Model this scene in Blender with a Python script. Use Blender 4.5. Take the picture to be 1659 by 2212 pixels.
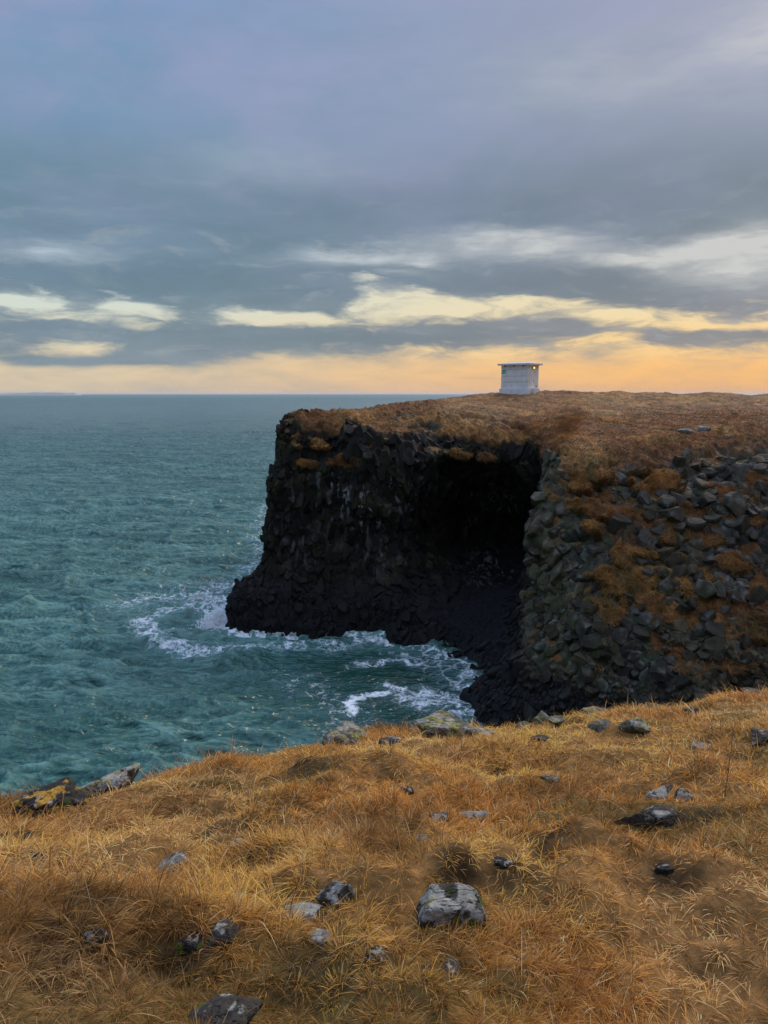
import bpy, bmesh, math, random
import numpy as np
from mathutils import Vector, Matrix
R = math.radians
C = bpy.context.scene.collection
scene = bpy.context.scene
for o in list(bpy.data.objects):
    bpy.data.objects.remove(o, do_unlink=True)
rng = np.random.default_rng(7)

# ------------------------------------------------------------------ camera
EYE = 20.0                       # eye height above the sea, metres
F, CX, CY, PITCH = 1661.0, 829.5, 1106.0, R(8.73)
cam = bpy.data.cameras.new('camera')
cam.sensor_fit = 'VERTICAL'
cam.sensor_height = 24.0
cam.lens = 24.0 * F / 2212.0
cam.clip_start = 0.05
cam.clip_end = 200000
cam_o = bpy.data.objects.new('camera', cam)
C.objects.link(cam_o)
cam_o.location = (0, 0, EYE)
cam_o.rotation_euler = (R(90) - PITCH, 0, 0)
scene.camera = cam_o

# ------------------------------------------------------------------ render settings
scene.render.engine = 'CYCLES'
cy = scene.cycles
cy.use_denoising = True
cy.max_bounces = 6
cy.diffuse_bounces = 3
cy.glossy_bounces = 3
cy.transmission_bounces = 2
cy.caustics_reflective = False
cy.caustics_refractive = False
scene.view_settings.view_transform = 'Standard'
scene.view_settings.look = 'None'
scene.view_settings.gamma = 1.0
scene.view_settings.exposure = 0.0


def lin(r, g, b):
    f = lambda c: (c / 255 / 12.92) if c / 255 <= 0.04045 else ((c / 255 + 0.055) / 1.055) ** 2.4
    return (f(r), f(g), f(b), 1.0)


class NB:
    """small node-expression builder"""
    def __init__(s, nt):
        s.nt = nt

    def node(s, t, **kw):
        n = s.nt.nodes.new(t)
        for k, v in kw.items():
            setattr(n, k, v)
        return n

    def put(s, sock, v):
        if hasattr(v, 'is_output'):
            s.nt.links.new(v, sock)
        elif v is not None:
            sock.default_value = v

    def m(s, op, a, b=None, c=None, clamp=False):
        n = s.node('ShaderNodeMath', operation=op, use_clamp=clamp)
        s.put(n.inputs[0], a)
        if b is not None: s.put(n.inputs[1], b)
        if c is not None: s.put(n.inputs[2], c)
        return n.outputs[0]

    def sm(s, v, a, b, lo=0.0, hi=1.0):
        n = s.node('ShaderNodeMapRange', interpolation_type='SMOOTHSTEP')
        s.put(n.inputs['Value'], v)
        n.inputs['From Min'].default_value = a
        n.inputs['From Max'].default_value = b
        n.inputs['To Min'].default_value = lo
        n.inputs['To Max'].default_value = hi
        return n.outputs[0]

    def vec(s, x, y, z=0.0):
        n = s.node('ShaderNodeCombineXYZ')
        s.put(n.inputs[0], x); s.put(n.inputs[1], y); s.put(n.inputs[2], z)
        return n.outputs[0]

    def noise(s, v, scale, detail=4.0, rough=0.55, dist=0.0, color=False):
        n = s.node('ShaderNodeTexNoise')
        s.put(n.inputs['Vector'], v)
        n.inputs['Scale'].default_value = scale
        n.inputs['Detail'].default_value = detail
        n.inputs['Roughness'].default_value = rough
        n.inputs['Distortion'].default_value = dist
        return n.outputs['Color' if color else 0]

    def mix(s, f, a, b, blend='MIX'):
        n = s.node('ShaderNodeMix', data_type='RGBA', blend_type=blend)
        s.put(n.inputs[0], f); s.put(n.inputs[6], a); s.put(n.inputs[7], b)
        return n.outputs[2]

    def ramp(s, v, stops):
        n = s.node('ShaderNodeValToRGB')
        cr = n.color_ramp
        cr.interpolation = 'EASE'
        while len(cr.elements) < len(stops):
            cr.elements.new(0.5)
        for e, (p, c) in zip(cr.elements, stops):
            e.position = p
            e.color = c
        s.put(n.inputs[0], v)
        return n.outputs[0]


# ------------------------------------------------------------------ sky
SUN_EL, SUN_AZ = R(34), R(38)          # behind the cloud deck, ahead and to the right
world = bpy.data.worlds.new('World')
scene.world = world
world.use_nodes = True
wt = world.node_tree
wt.nodes.clear()
B = NB(wt)


def px_dir(px, py):
    xc, yc = (px - CX) / F, -(py - CY) / F
    d = Vector((xc, math.cos(PITCH) + yc * math.sin(PITCH), -math.sin(PITCH) + yc * math.cos(PITCH)))
    return d


def px_ang(px, py):
    d = px_dir(px, py)
    return math.degrees(math.atan2(d.x, d.y)), math.degrees(math.atan2(d.z, math.hypot(d.x, d.y)))


tc = B.node('ShaderNodeTexCoord')
sep = B.node('ShaderNodeSeparateXYZ')
wt.links.new(tc.outputs['Generated'], sep.inputs[0])
X, Y, Z = sep.outputs
az = B.m('MULTIPLY', B.m('ARCTAN2', X, Y), 57.29578)
el = B.m('MULTIPLY', B.m('ARCSINE', Z), 57.29578)
nv = B.vec(B.m('MULTIPLY', az, 0.045), B.m('MULTIPLY', el, 0.19))
wn = B.node('ShaderNodeSeparateColor')
wt.links.new(B.noise(nv, 1.6, 5.0, 0.6, color=True), wn.inputs[0])
elk = B.sm(el, 0.5, 9.0, 0.6, 1.7)
azw = B.m('ADD', az, B.m('MULTIPLY', B.m('SUBTRACT', wn.outputs[0], 0.5), 7.0))
elw = B.m('ADD', el, B.m('MULTIPLY', B.m('MULTIPLY', B.m('SUBTRACT', wn.outputs[1], 0.5), 2.5), elk))


def blob(px, py, sx, sy, amp, tilt=0.0):
    a, e = px_ang(px, py)
    da = B.m('SUBTRACT', azw, a)
    de = B.m('SUBTRACT', B.m('SUBTRACT', elw, e), B.m('MULTIPLY', da, tilt))
    q = B.m('ADD', B.m('POWER', B.m('MULTIPLY', da, 29.0 / sx), 2.0), B.m('POWER', B.m('MULTIPLY', de, 29.0 / sy), 2.0))
    return B.m('MULTIPLY', B.m('POWER', 2.71828, B.m('MULTIPLY', q, -1.0)), amp)


CLOUD_BLOBS = [
    (700, 735, 240, 22, 1.7, 0.0), (950, 712, 140, 22, 1.6, 0.0), (1140, 703, 120, 23, 1.8, 0.0), (400, 740, 160, 34, 1.8, 0.0),
    (360, 770, 100, 12, 1.2, 0.0), (560, 722, 120, 18, 1.0, 0.0), (40, 742, 90, 22, 1.6, 0.0), (110, 779, 120, 9, 1.5, 0.0),
    (150, 714, 100, 10, 1.2, 0.0), (20, 700, 60, 16, 1.0, 0.0), (550, 640, 200, 26, 1.2, 0.0), (705, 655, 60, 30, 1.3, -0.4),
    (1350, 622, 350, 36, 1.3, 0.0), (1520, 668, 200, 18, 0.8, 0.0), (950, 588, 150, 22, 1.0, 0.0), (1445, 735, 60, 13, 1.5, 0.0), (1595, 723, 80, 14, 1.6, 0.0),
    (400, 672, 60, 22, 1.0, 0.0), (175, 665, 40, 22, 1.0, 0.0), (1010, 750, 40, 8, 0.6, 0.0),
    # gaps
    (50, 652, 90, 13, -1.7, 0.0), (285, 672, 70, 15, -1.8, 0.0), (590, 690, 110, 14, -2.1, 0.0), (490, 668, 50, 9, -0.9, 0.0), (255, 716, 60, 7, -1.1, 0.0),
    (160, 750, 80, 15, -1.5, 0.0), (880, 648, 130, 36, -2.0, 0.0), (1140, 650, 110, 20, -2.0, 0.0), (770, 612, 70, 16, -0.9, 0.0), (1310, 680, 150, 14, -1.5, 0.0), (1560, 700, 120, 9, -1.0, 0.0),
]
WHITE_BLOBS = [(110, 538, 110, 22, 0.8, 0.0), (790, 548, 110, 18, 1.0, 0.0), (930, 556, 50, 14, 0.7, 0.0), (700, 530, 80, 12, 0.5, 0.0), (1120, 522, 140, 16, 1.0, 0.0), (1440, 538, 170, 18, 1.1, 0.0),
               (1610, 555, 110, 40, 0.9, 0.0), (1660, 60, 120, 70, 0.5, 0.0), (860, 590, 60, 10, 0.4, 0.0), (1290, 180, 220, 60, 0.25, 0.0), (560, 360, 200, 40, 0.2, 0.0)]
dens = B.m('ADD', B.sm(el, 5.0, 8.2, 0.22, 1.25), B.sm(el, 10.0, 13.0, 0.0, 1.6))
dens = B.m('MULTIPLY', dens, B.sm(elw, 1.7, 2.9))
for b_ in CLOUD_BLOBS:
    dens = B.m('ADD', dens, blob(b_[0], b_[1], b_[2] * 1.1, b_[3] * 1.1, b_[4] * 0.62, b_[5]))
fb = B.noise(nv, 3.3, 6.0, 0.62, 0.35)
fb2 = B.noise(B.vec(B.m('MULTIPLY', azw, 0.30), B.m('ADD', B.m('MULTIPLY', elw, 1.25), B.m('MULTIPLY', azw, 0.02))), 1.0, 7.0, 0.60, 0.4)
dens = B.m('ADD', dens, B.m('MULTIPLY', B.m('SUBTRACT', fb, 0.5), 1.3))
dens = B.m('ADD', dens, B.m('MULTIPLY', B.m('SUBTRACT', fb2, 0.5), B.m('MULTIPLY', B.sm(el, 1.8, 3.5, 0.4, 2.6), B.sm(el, 9.0, 12.0, 1.0, 0.5))))
M = B.sm(dens, -0.24, 0.95)
white = None
for b_ in WHITE_BLOBS:
    w_ = blob(*b_)
    white = w_ if white is None else B.m('ADD', white, w_)
white = B.m('MULTIPLY', white, B.m('ADD', -0.35, B.m('ADD', B.m('MULTIPLY', fb, 1.3), B.m('MULTIPLY', fb2, 1.4))), clamp=True)
low = B.noise(B.vec(B.m('MULTIPLY', az, 0.03), B.m('MULTIPLY', el, 0.075)), 1.3, 5.0, 0.6, 0.4)
side = B.sm(az, -24.0, 24.0)
e01 = B.m('DIVIDE', el, 30.0, clamp=True)
gapL = B.ramp(e01, [(0.0, lin(214, 194, 166)), (0.07, lin(222, 202, 168)), (0.14, lin(218, 213, 188)), (0.21, lin(208, 216, 206)), (0.4, lin(190, 205, 212))])
gapR = B.ramp(e01, [(0.0, lin(228, 172, 118)), (0.05, lin(246, 186, 112)), (0.12, lin(246, 206, 142)), (0.20, lin(238, 216, 168)), (0.3, lin(226, 220, 196))])
gap = B.mix(side, gapL, gapR)
cldL = B.ramp(e01, [(0.0, lin(128, 144, 150)), (0.15, lin(116, 138, 148)), (0.30, lin(108, 136, 154)), (0.45, lin(112, 142, 162)), (0.6, lin(118, 150, 180)), (0.85, lin(122, 152, 190))])
cldR = B.ramp(e01, [(0.0, lin(160, 146, 136)), (0.15, lin(134, 134, 138)), (0.26, lin(124, 132, 140)), (0.42, lin(118, 132, 144)), (0.6, lin(144, 154, 174)), (0.85, lin(154, 160, 182))])
cld = B.mix(side, cldL, cldR)
cld = B.mix(B.m('MULTIPLY', B.sm(low, 0.36, 0.68, 0.0, 0.55), B.sm(el, 6.0, 16.0, 0.25, 1.3)), cld, lin(154, 158, 192))
cld = B.mix(B.m('MULTIPLY', B.sm(fb, 0.35, 0.62, 0.26, 0.0), B.sm(el, 10.0, 17.0, 1.0, 0.25)), cld, lin(82, 102, 116))
cld = B.mix(B.m('MULTIPLY', B.sm(fb2, 0.50, 0.75, 0.0, 0.5), B.sm(el, 9.0, 16.0, 1.0, 0.15)), cld, lin(160, 168, 172))
wcol = B.mix(side, lin(178, 192, 204), lin(204, 204, 200))
dkb = None
for b_ in [(830, 455, 700, 50, 0.42, 0.0), (300, 590, 330, 34, 0.5, 0.0), (1350, 600, 330, 30, 0.55, 0.0), (820, 735, 330, 22, 0.5, 0.0), (250, 330, 300, 60, 0.25, 0.0), (1250, 330, 420, 60, 0.25, 0.0)]:
    w_ = blob(*b_)
    dkb = w_ if dkb is None else B.m('ADD', dkb, w_)
cld = B.mix(B.m('MULTIPLY', dkb, B.sm(fb, 0.2, 0.7, 0.4, 1.0), clamp=True), cld, B.mix(side, lin(86, 114, 130), lin(98, 110, 122)))
cld = B.mix(B.m('MULTIPLY', white, 0.9), cld, wcol)
col = B.mix(M, gap, cld)
# overhead sky brightened to add light on the grass and sea
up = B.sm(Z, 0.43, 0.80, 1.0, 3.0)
sky_t = B.node('ShaderNodeTexSky', sky_type='NISHITA')
sky_t.sun_disc = False
sky_t.sun_elevation = SUN_EL
sky_t.sun_rotation = SUN_AZ
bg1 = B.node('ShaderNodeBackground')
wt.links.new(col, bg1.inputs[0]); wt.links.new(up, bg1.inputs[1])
bg2 = B.node('ShaderNodeBackground')
wt.links.new(sky_t.outputs[0], bg2.inputs[0]); bg2.inputs[1].default_value = 0.004
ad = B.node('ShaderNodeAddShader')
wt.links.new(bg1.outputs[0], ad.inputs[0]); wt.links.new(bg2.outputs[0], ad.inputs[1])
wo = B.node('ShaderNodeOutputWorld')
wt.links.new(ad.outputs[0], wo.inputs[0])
world.cycles.sampling_method = 'MANUAL'
world.cycles.sample_map_resolution = 512

sun = bpy.data.lights.new('sun', 'SUN')
sun.energy = 2.4
sun.angle = R(26)
sun.color = (1.0, 0.86, 0.70)
sun_o = bpy.data.objects.new('sun', sun)
C.objects.link(sun_o)
sd = Vector((math.sin(SUN_AZ) * math.cos(SUN_EL), math.cos(SUN_AZ) * math.cos(SUN_EL), math.sin(SUN_EL)))
sun_o.rotation_euler = sd.to_track_quat('Z', 'Y').to_euler()
sun_o.location = (30, 40, 60)


# ------------------------------------------------------------------ numeric helpers
def proj(p):
    """world points (N,3) -> picture coordinates used for laying out growth and stains"""
    x, y, z = p[:, 0], p[:, 1], p[:, 2] - EYE
    c, s = math.cos(PITCH), math.sin(PITCH)
    fwd = y * c - z * s
    upc = y * s + z * c
    fwd = np.maximum(fwd, 0.1)
    return CX + F * x / fwd, CY - F * upc / fwd


def at_y(px, py, yd):
    d = px_dir(px, py)
    k = yd / d.y
    return (d.x * k, yd, EYE + d.z * k)


def at_z(px, py, z=0.0):
    d = px_dir(px, py)
    k = (z - EYE) / d.z
    return (d.x * k, d.y * k, z)


def h32(ix, iy, iz, seed):
    h = (ix.astype(np.uint32) * np.uint32(374761393) + iy.astype(np.uint32) * np.uint32(668265263)
         + iz.astype(np.uint32) * np.uint32(2147483647 - 1024) + np.uint32((seed * 974634777) & 0xffffffff))
    h ^= h >> np.uint32(13)
    h *= np.uint32(1274126177)
    h ^= h >> np.uint32(16)
    h *= np.uint32(2246822519)
    h ^= h >> np.uint32(15)
    return h


def vnoise(p, seed=0):
    p = np.asarray(p, dtype=np.float64)
    i = np.floor(p).astype(np.int64)
    f = p - i
    u = f * f * f * (f * (f * 6 - 15) + 10)
    out = 0.0
    for dx in (0, 1):
        wx = u[:, 0] if dx else 1 - u[:, 0]
        for dy in (0, 1):
            wy = u[:, 1] if dy else 1 - u[:, 1]
            for dz in (0, 1):
                wz = u[:, 2] if dz else 1 - u[:, 2]
                out = out + wx * wy * wz * (h32(i[:, 0] + dx, i[:, 1] + dy, i[:, 2] + dz, seed) / 4294967295.0)
    return out


def fbm(p, octs=4, seed=0, gain=0.5, lac=2.03):
    a, s, t = 1.0, 0.0, 0.0
    q = np.array(p, dtype=np.float64)
    for k in range(octs):
        s = s + a * vnoise(q, seed + k * 17)
        t += a
        a *= gain
        q = q * lac + 13.7
    return s / t            # 0..1


def v3(x, y, z=0.0):
    return np.stack([x, y, np.broadcast_to(z, np.shape(x))], axis=1)


def sst(v, a, b):
    t = np.clip((v - a) / (b - a), 0, 1)
    return t * t * (3 - 2 * t)


def mesh_obj(name, verts, faces, mat, colors=None, attrs=None, parent=None, smooth=False, nside=4):
    """verts (N,3), faces (M,nside) arrays -> linked object"""
    me = bpy.data.meshes.new(name)
    verts = np.ascontiguousarray(verts, dtype=np.float32)
    faces = np.ascontiguousarray(faces, dtype=np.int32)
    me.vertices.add(len(verts))
    me.vertices.foreach_set('co', verts.ravel())
    me.loops.add(faces.size)
    me.loops.foreach_set('vertex_index', faces.ravel())
    me.polygons.add(len(faces))
    me.polygons.foreach_set('loop_start', np.arange(0, faces.size, nside, dtype=np.int32))
    me.polygons.foreach_set('loop_total', np.full(len(faces), nside, dtype=np.int32))
    me.polygons.foreach_set('use_smooth', np.full(len(faces), smooth, dtype=bool))
    me.update(calc_edges=True)
    if colors is not None:
        at = me.color_attributes.new('Col', 'FLOAT_COLOR', 'POINT')
        c4 = np.ones((len(verts), 4), dtype=np.float32)
        c4[:, :3] = colors
        at.data.foreach_set('color', c4.ravel())
    for k, v in (attrs or {}).items():
        at = me.attributes.new(k, 'FLOAT', 'POINT')
        at.data.foreach_set('value', np.ascontiguousarray(v, dtype=np.float32))
    me.materials.append(mat)
    o = bpy.data.objects.new(name, me)
    C.objects.link(o)
    if parent is not None:
        o.parent = parent
    return o


def tag(o, label=None, cat=None, group=None, kind=None):
    if label: o['label'] = label
    if cat: o['category'] = cat
    if group: o['group'] = group
    if kind: o['kind'] = kind
    return o


def grid_faces(nu, nv):
    i = np.arange(nu * nv).reshape(nu, nv)
    return np.stack([i[:-1, :-1], i[1:, :-1], i[1:, 1:], i[:-1, 1:]], axis=-1).reshape(-1, 4)


# ------------------------------------------------------------------ materials
def base_mat(name, rough=0.9, spec=0.3):
    m = bpy.data.materials.new(name)
    m.use_nodes = True
    nt = m.node_tree
    p = nt.nodes['Principled BSDF']
    p.inputs['Roughness'].default_value = rough
    p.inputs['Specular IOR Level'].default_value = spec
    return m, NB(nt), p


def attr(b, name, out='Color'):
    n = b.node('ShaderNodeAttribute', attribute_name=name)
    return n.outputs[out]


def mat_vcol_rock(name, nscale, bump, rough=0.8, bscale=None, spec=0.3):
    m, b, p = base_mat(name, rough, spec)
    tcn = b.node('ShaderNodeTexCoord').outputs['Object']
    n1 = b.noise(tcn, nscale, 6.0, 0.65)
    f = b.sm(n1, 0.3, 0.7, 0.62, 1.4)
    mul = b.node('ShaderNodeVectorMath', operation='SCALE')
    b.put(mul.inputs[0], attr(b, 'Col')); b.put(mul.inputs['Scale'], f)
    b.put(p.inputs['Base Color'], mul.outputs[0])
    n2 = b.noise(tcn, bscale or nscale * 2.2, 7.0, 0.7)
    bp = b.node('ShaderNodeBump')
    bp.inputs['Strength'].default_value = 0.8
    bp.inputs['Distance'].default_value = bump
    b.put(bp.inputs['Height'], n2)
    b.put(p.inputs['Normal'], bp.outputs[0])
    return m


MAT_CLIFF = mat_vcol_rock('cliff_rock_and_turf', 2.6, 0.035, 0.85, 4.0, 0.2)
MAT_ROCK = mat_vcol_rock('lichened_basalt', 22.0, 0.008, 0.9, 60.0, 0.2)
MAT_SOIL = mat_vcol_rock('matted_turf', 14.0, 0.02, 0.95, 30.0, 0.1)


def mat_blades(name, tr=0.35):
    m, b, p = base_mat(name, 0.7, 0.15)
    colr = attr(b, 'Col')
    b.put(p.inputs['Base Color'], colr)
    t = b.node('ShaderNodeBsdfTranslucent')
    b.put(t.inputs[0], colr)
    mx = b.node('ShaderNodeMixShader')
    mx.inputs[0].default_value = tr
    b.put(mx.inputs[1], p.outputs[0]); b.put(mx.inputs[2], t.outputs[0])
    out = [n for n in m.node_tree.nodes if n.type == 'OUTPUT_MATERIAL'][0]
    b.put(out.inputs[0], mx.outputs[0])
    return m


MAT_BLADE = mat_blades('dry_grass_blades')


def mat_plain(name, col, rough=0.7, spec=0.3, nscale=6.0, amt=0.15, metallic=0.0, emit=None, estr=0.0, bump=0.0):
    m, b, p = base_mat(name, rough, spec)
    tcn = b.node('ShaderNodeTexCoord').outputs['Object']
    n1 = b.noise(tcn, nscale, 5.0, 0.6)
    f = b.sm(n1, 0.3, 0.7, 1 - amt, 1 + amt)
    mul = b.node('ShaderNodeVectorMath', operation='SCALE')
    mul.inputs[0].default_value = col
    b.put(mul.inputs['Scale'], f)
    b.put(p.inputs['Base Color'], mul.outputs[0])
    p.inputs['Metallic'].default_value = metallic
    if emit:
        p.inputs['Emission Color'].default_value = (*emit, 1)
        p.inputs['Emission Strength'].default_value = estr
    return m


# ------------------------------------------------------------------ sea
def sea_material():
    m, b, p = base_mat('sea_water', 0.10, 0.5)
    nt = m.node_tree
    tcn = b.node('ShaderNodeTexCoord').outputs['Object']
    sp = b.node('ShaderNodeSeparateXYZ'); b.put(sp.inputs[0], tcn)
    dist = b.m('SQRT', b.m('ADD', b.m('POWER', sp.outputs[0], 2.0), b.m('POWER', sp.outputs[1], 2.0)))
    # wavelets, stretched across the wind
    v1 = b.vec(b.m('MULTIPLY', sp.outputs[0], 0.55), sp.outputs[1])
    n1 = b.noise(v1, 2.2, 1.5, 0.5, 0.1)
    n2 = b.noise(v1, 0.45, 3.0, 0.5, 0.1)
    n3 = b.noise(v1, 0.03, 4.0, 0.6, 0.2)
    n1 = b.m('ABSOLUTE', b.m('SUBTRACT', n1, 0.5)); n2 = b.m('ABSOLUTE', b.m('SUBTRACT', n2, 0.5))
    hgt = b.m('ADD', b.m('MULTIPLY', n1, -0.42), b.m('ADD', b.m('MULTIPLY', n2, b.sm(dist, 60, 500, -1.3, -4.0)), b.m('MULTIPLY', n3, b.sm(dist, 300, 2500, 0.0, 7.0))))
    bp = b.node('ShaderNodeBump')
    bp.inputs['Strength'].default_value = 1.0
    bp.inputs['Distance'].default_value = 1.0
    b.put(bp.inputs['Height'], hgt)
    # water body colour: teal, patchy
    tone = b.noise(tcn, 0.02, 3.0, 0.6)
    wc = b.mix(b.sm(tone, 0.35, 0.65), (0.013, 0.066, 0.051, 1), (0.024, 0.092, 0.072, 1))
    # crests painted paler green, as if light came through them
    ridge = b.m('SUBTRACT', 1.0, b.m('MULTIPLY', b.m('ABSOLUTE', b.m('SUBTRACT', b.noise(b.vec(b.m('MULTIPLY', sp.outputs[0], 0.30), b.m('ADD', sp.outputs[1], b.m('MULTIPLY', sp.outputs[0], 0.12))), 1.25, 1.2, 0.5, 0.1), 0.5)), 8.0), clamp=True)
    big_ = b.noise(b.vec(b.m('MULTIPLY', sp.outputs[0], 0.4), sp.outputs[1]), 0.16, 3.0, 0.6)
    cr = b.m('ADD', b.m('MULTIPLY', attr(b, 'crest', 'Fac'), 0.75), b.m('MULTIPLY', ridge, b.sm(big_, 0.38, 0.62, 0.12, 0.72)), clamp=True)
    wc = b.mix(cr, wc, (0.105, 0.225, 0.185, 1))
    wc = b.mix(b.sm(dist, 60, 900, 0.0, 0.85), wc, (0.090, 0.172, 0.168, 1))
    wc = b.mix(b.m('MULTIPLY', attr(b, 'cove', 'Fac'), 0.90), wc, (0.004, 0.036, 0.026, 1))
    # foam: lacy web
    wv = b.node('ShaderNodeVectorMath', operation='ADD')
    wnz = b.noise(tcn, 0.55, 5.0, 0.65, 0.0, True)
    sc = b.node('ShaderNodeVectorMath', operation='SCALE'); b.put(sc.inputs[0], wnz); sc.inputs['Scale'].default_value = 3.2
    b.put(wv.inputs[0], tcn); b.put(wv.inputs[1], sc.outputs[0])
    vo = b.node('ShaderNodeTexVoronoi', feature='DISTANCE_TO_EDGE')
    b.put(vo.inputs['Vector'], wv.outputs[0]); vo.inputs['Scale'].default_value = 0.85
    vo2 = b.node('ShaderNodeTexVoronoi', feature='DISTANCE_TO_EDGE')
    b.put(vo2.inputs['Vector'], wv.outputs[0]); vo2.inputs['Scale'].default_value = 2.1
    lace = b.m('SUBTRACT', 1.0, b.m('MULTIPLY', vo.outputs[0], 3.0))
    lace2 = b.m('SUBTRACT', 1.0, b.m('MULTIPLY', vo2.outputs[0], 3.4))
    lace = b.m('ADD', b.m('MULTIPLY', lace, 0.6), b.m('MULTIPLY', lace2, 0.4))
    brk = b.noise(tcn, 1.3, 6.0, 0.7)
    foam = attr(b, 'foam', 'Fac')
    f = b.m('ADD', b.m('MULTIPLY', foam, 0.85), b.m('ADD', b.m('MULTIPLY', lace, 0.62), b.m('MULTIPLY', brk, 1.1)))
    ff = b.m('MULTIPLY', b.sm(f, 1.22, 1.72), b.sm(foam, 0.04, 0.30))
    milky = b.mix(b.m('MULTIPLY', foam, 0.45), wc, (0.12, 0.26, 0.26, 1))
    colr = b.mix(ff, milky, (0.72, 0.76, 0.78, 1))
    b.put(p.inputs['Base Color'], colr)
    b.put(p.inputs['Roughness'], b.m('ADD', b.m('MULTIPLY', ff, 0.6), b.m('MAXIMUM', b.sm(dist, 40, 420, 0.20, 0.28), b.sm(dist, 300, 3000, 0.24, 0.50))))
    p.inputs['IOR'].default_value = 1.33
    b.put(p.inputs['Normal'], bp.outputs[0])
    return m


def seg_dist(x, y, pts):
    d = np.full(x.shape, 1e9)
    for (ax, ay), (bx, by) in zip(pts[:-1], pts[1:]):
        vx, vy = bx - ax, by - ay
        t = np.clip(((x - ax) * vx + (y - ay) * vy) / (vx * vx + vy * vy + 1e-9), 0, 1)
        d = np.minimum(d, np.hypot(x - ax - t * vx, y - ay - t * vy))
    return d


def build_sea():
    r1 = np.exp(np.arange(math.log(14), math.log(420), 0.0042))
    r2 = np.concatenate([np.exp(np.arange(math.log(421), math.log(2500), 0.010)), np.exp(np.linspace(math.log(2520), math.log(70000), 60))])
    rr = np.concatenate([[1.0, 6.0], r1, r2])
    a1 = np.linspace(-R(31), R(31), 1000)
    a0 = np.linspace(-R(180), -R(31.5), 60)
    a2 = np.linspace(R(31.5), R(180), 60)
    aa = np.concatenate([a0, a1, a2])
    A, RR = np.meshgrid(aa, rr, indexing='ij')
    x, y = (RR * np.sin(A)).ravel(), (RR * np.cos(A)).ravel()
    r = RR.ravel()
    near = r < 2500
    z = np.zeros_like(x)
    crest = np.zeros_like(x)
    g = np.random.default_rng(3)
    # sheltered cove: smaller waves
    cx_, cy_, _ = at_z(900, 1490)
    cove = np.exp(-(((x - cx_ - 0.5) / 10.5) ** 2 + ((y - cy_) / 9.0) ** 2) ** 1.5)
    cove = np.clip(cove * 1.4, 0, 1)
    shelter = 1 - 0.55 * cove
    for k in range(72):
        wl = 0.75 * (1.062 ** k)
        th = g.normal(R(97), 0.42)
        kx, ky = math.cos(th) * 2 * math.pi / wl, math.sin(th) * 2 * math.pi / wl
        amp = 0.0150 * wl ** 0.50 * (1.0 if wl < 9 else 0.6)
        ph = g.uniform(0, 6.28)
        fade = np.clip(1.6 - r * 0.0042 * 2.6 / wl, 0, 1) if wl < 40 else 1.0
        s = np.sin(kx * x + ky * y + ph + 0.8 * np.sin(0.31 * kx * y - 0.27 * ky * x + ph))
        z += amp * fade * (s + 0.5 * s * s)
    z *= shelter
    for sx_, sy_, am, sd_ in ((0.13, 0.42, 0.50, 5), (0.30, 1.05, 0.26, 15), (0.75, 2.2, 0.10, 25)):
        rot = x[near] * 0.12
        q_ = v3(x[near] * sx_, (y[near] + rot) * sy_)
        w_ = vnoise(q_ * 0.6 + 40, sd_ + 1) - .5
        q_ = q_ + np.stack([w_ * 0.8, w_ * 1.1, w_ * 0], 1)
        rd = 1 - np.abs(vnoise(q_, sd_) * 2 - 1) * 1.0
        amp_ = (0.45 + 1.1 * vnoise(q_ * 0.23 + 7, sd_ + 3))
        fd_ = np.clip(2.4 - r[near] * 0.0042 * sy_ * 2.2, 0, 1)
        z[near] += (rd ** 2.2 - 0.55) * am * amp_ * shelter[near] * fd_
        crest[near] += sst(rd, 0.80, 0.99) * np.clip(amp_, 0, 1.3) * fd_ * (0.40, 0.55, 0.40)[(5, 15, 25).index(sd_)] * (0.6 + 0.4 * shelter[near])
    z *= 1 - sst(r, 900, 2400)
    # foam layout
    foam = np.zeros_like(x)
    P = lambda pts: [at_z(*q)[:2] for q in pts]

    def line(pts, w, a):
        nonlocal foam
        d = seg_dist(xw, yw, P(pts))
        foam = np.maximum(foam, a * np.exp(-(d / w) ** 2))
    wx = fbm(v3(x * 0.22, y * 0.22, 3.0), 3, 9) - 0.5
    wy = fbm(v3(x * 0.22, y * 0.22, 9.0), 3, 19) - 0.5
    xw, yw = x + wx * 3.2, y + wy * 3.2
    line([(500, 1345), (470, 1355), (520, 1376)], 1.2, 1.05)
    line([(540, 1372), (620, 1370), (720, 1376), (800, 1390)], 0.9, 0.62)
    line([(800, 1388), (900, 1400), (985, 1435), (1020, 1470), (1000, 1510), (960, 1550)], 1.4, 0.56)
    line([(1000, 1470), (930, 1440), (860, 1420)], 1.5, 0.46)
    line([(478, 1300), (466, 1330), (480, 1365)], 1.9, 0.66)
    line([(300, 1355), (330, 1385), (390, 1405)], 0.9, 0.62)
    line([(450, 1300), (420, 1330), (330, 1345), (300, 1365), (350, 1395), (420, 1412), (560, 1405), (700, 1400)], 1.3, 0.52)
    line([(560, 1255), (520, 1270), (470, 1290), (400, 1300), (300, 1310)], 4.2, 0.46)
    line([(640, 1400), (700, 1405), (760, 1400)], 2.0, 0.45)
    line([(735, 1545), (765, 1520), (810, 1508), (855, 1506)], 0.6, 0.78)
    line([(780, 1440), (850, 1430), (900, 1438)], 0.8, 0.62)
    line([(850, 1490), (890, 1500)], 0.6, 0.7)
    line([(900, 1520), (950, 1500), (990, 1540)], 1.6, 0.55)
    line([(620, 1470), (700, 1500), (740, 1560)], 3.0, 0.33)
    line([(560, 1235), (575, 1100)], 2.2, 0.40)
    open_ = (r > 45) & (r < 900)
    z += np.exp(-(seg_dist(x, y, P([(500, 1350), (480, 1352)])) / 1.3) ** 2) * 0.45
    v = np.stack([x, y, z], 1)
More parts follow.
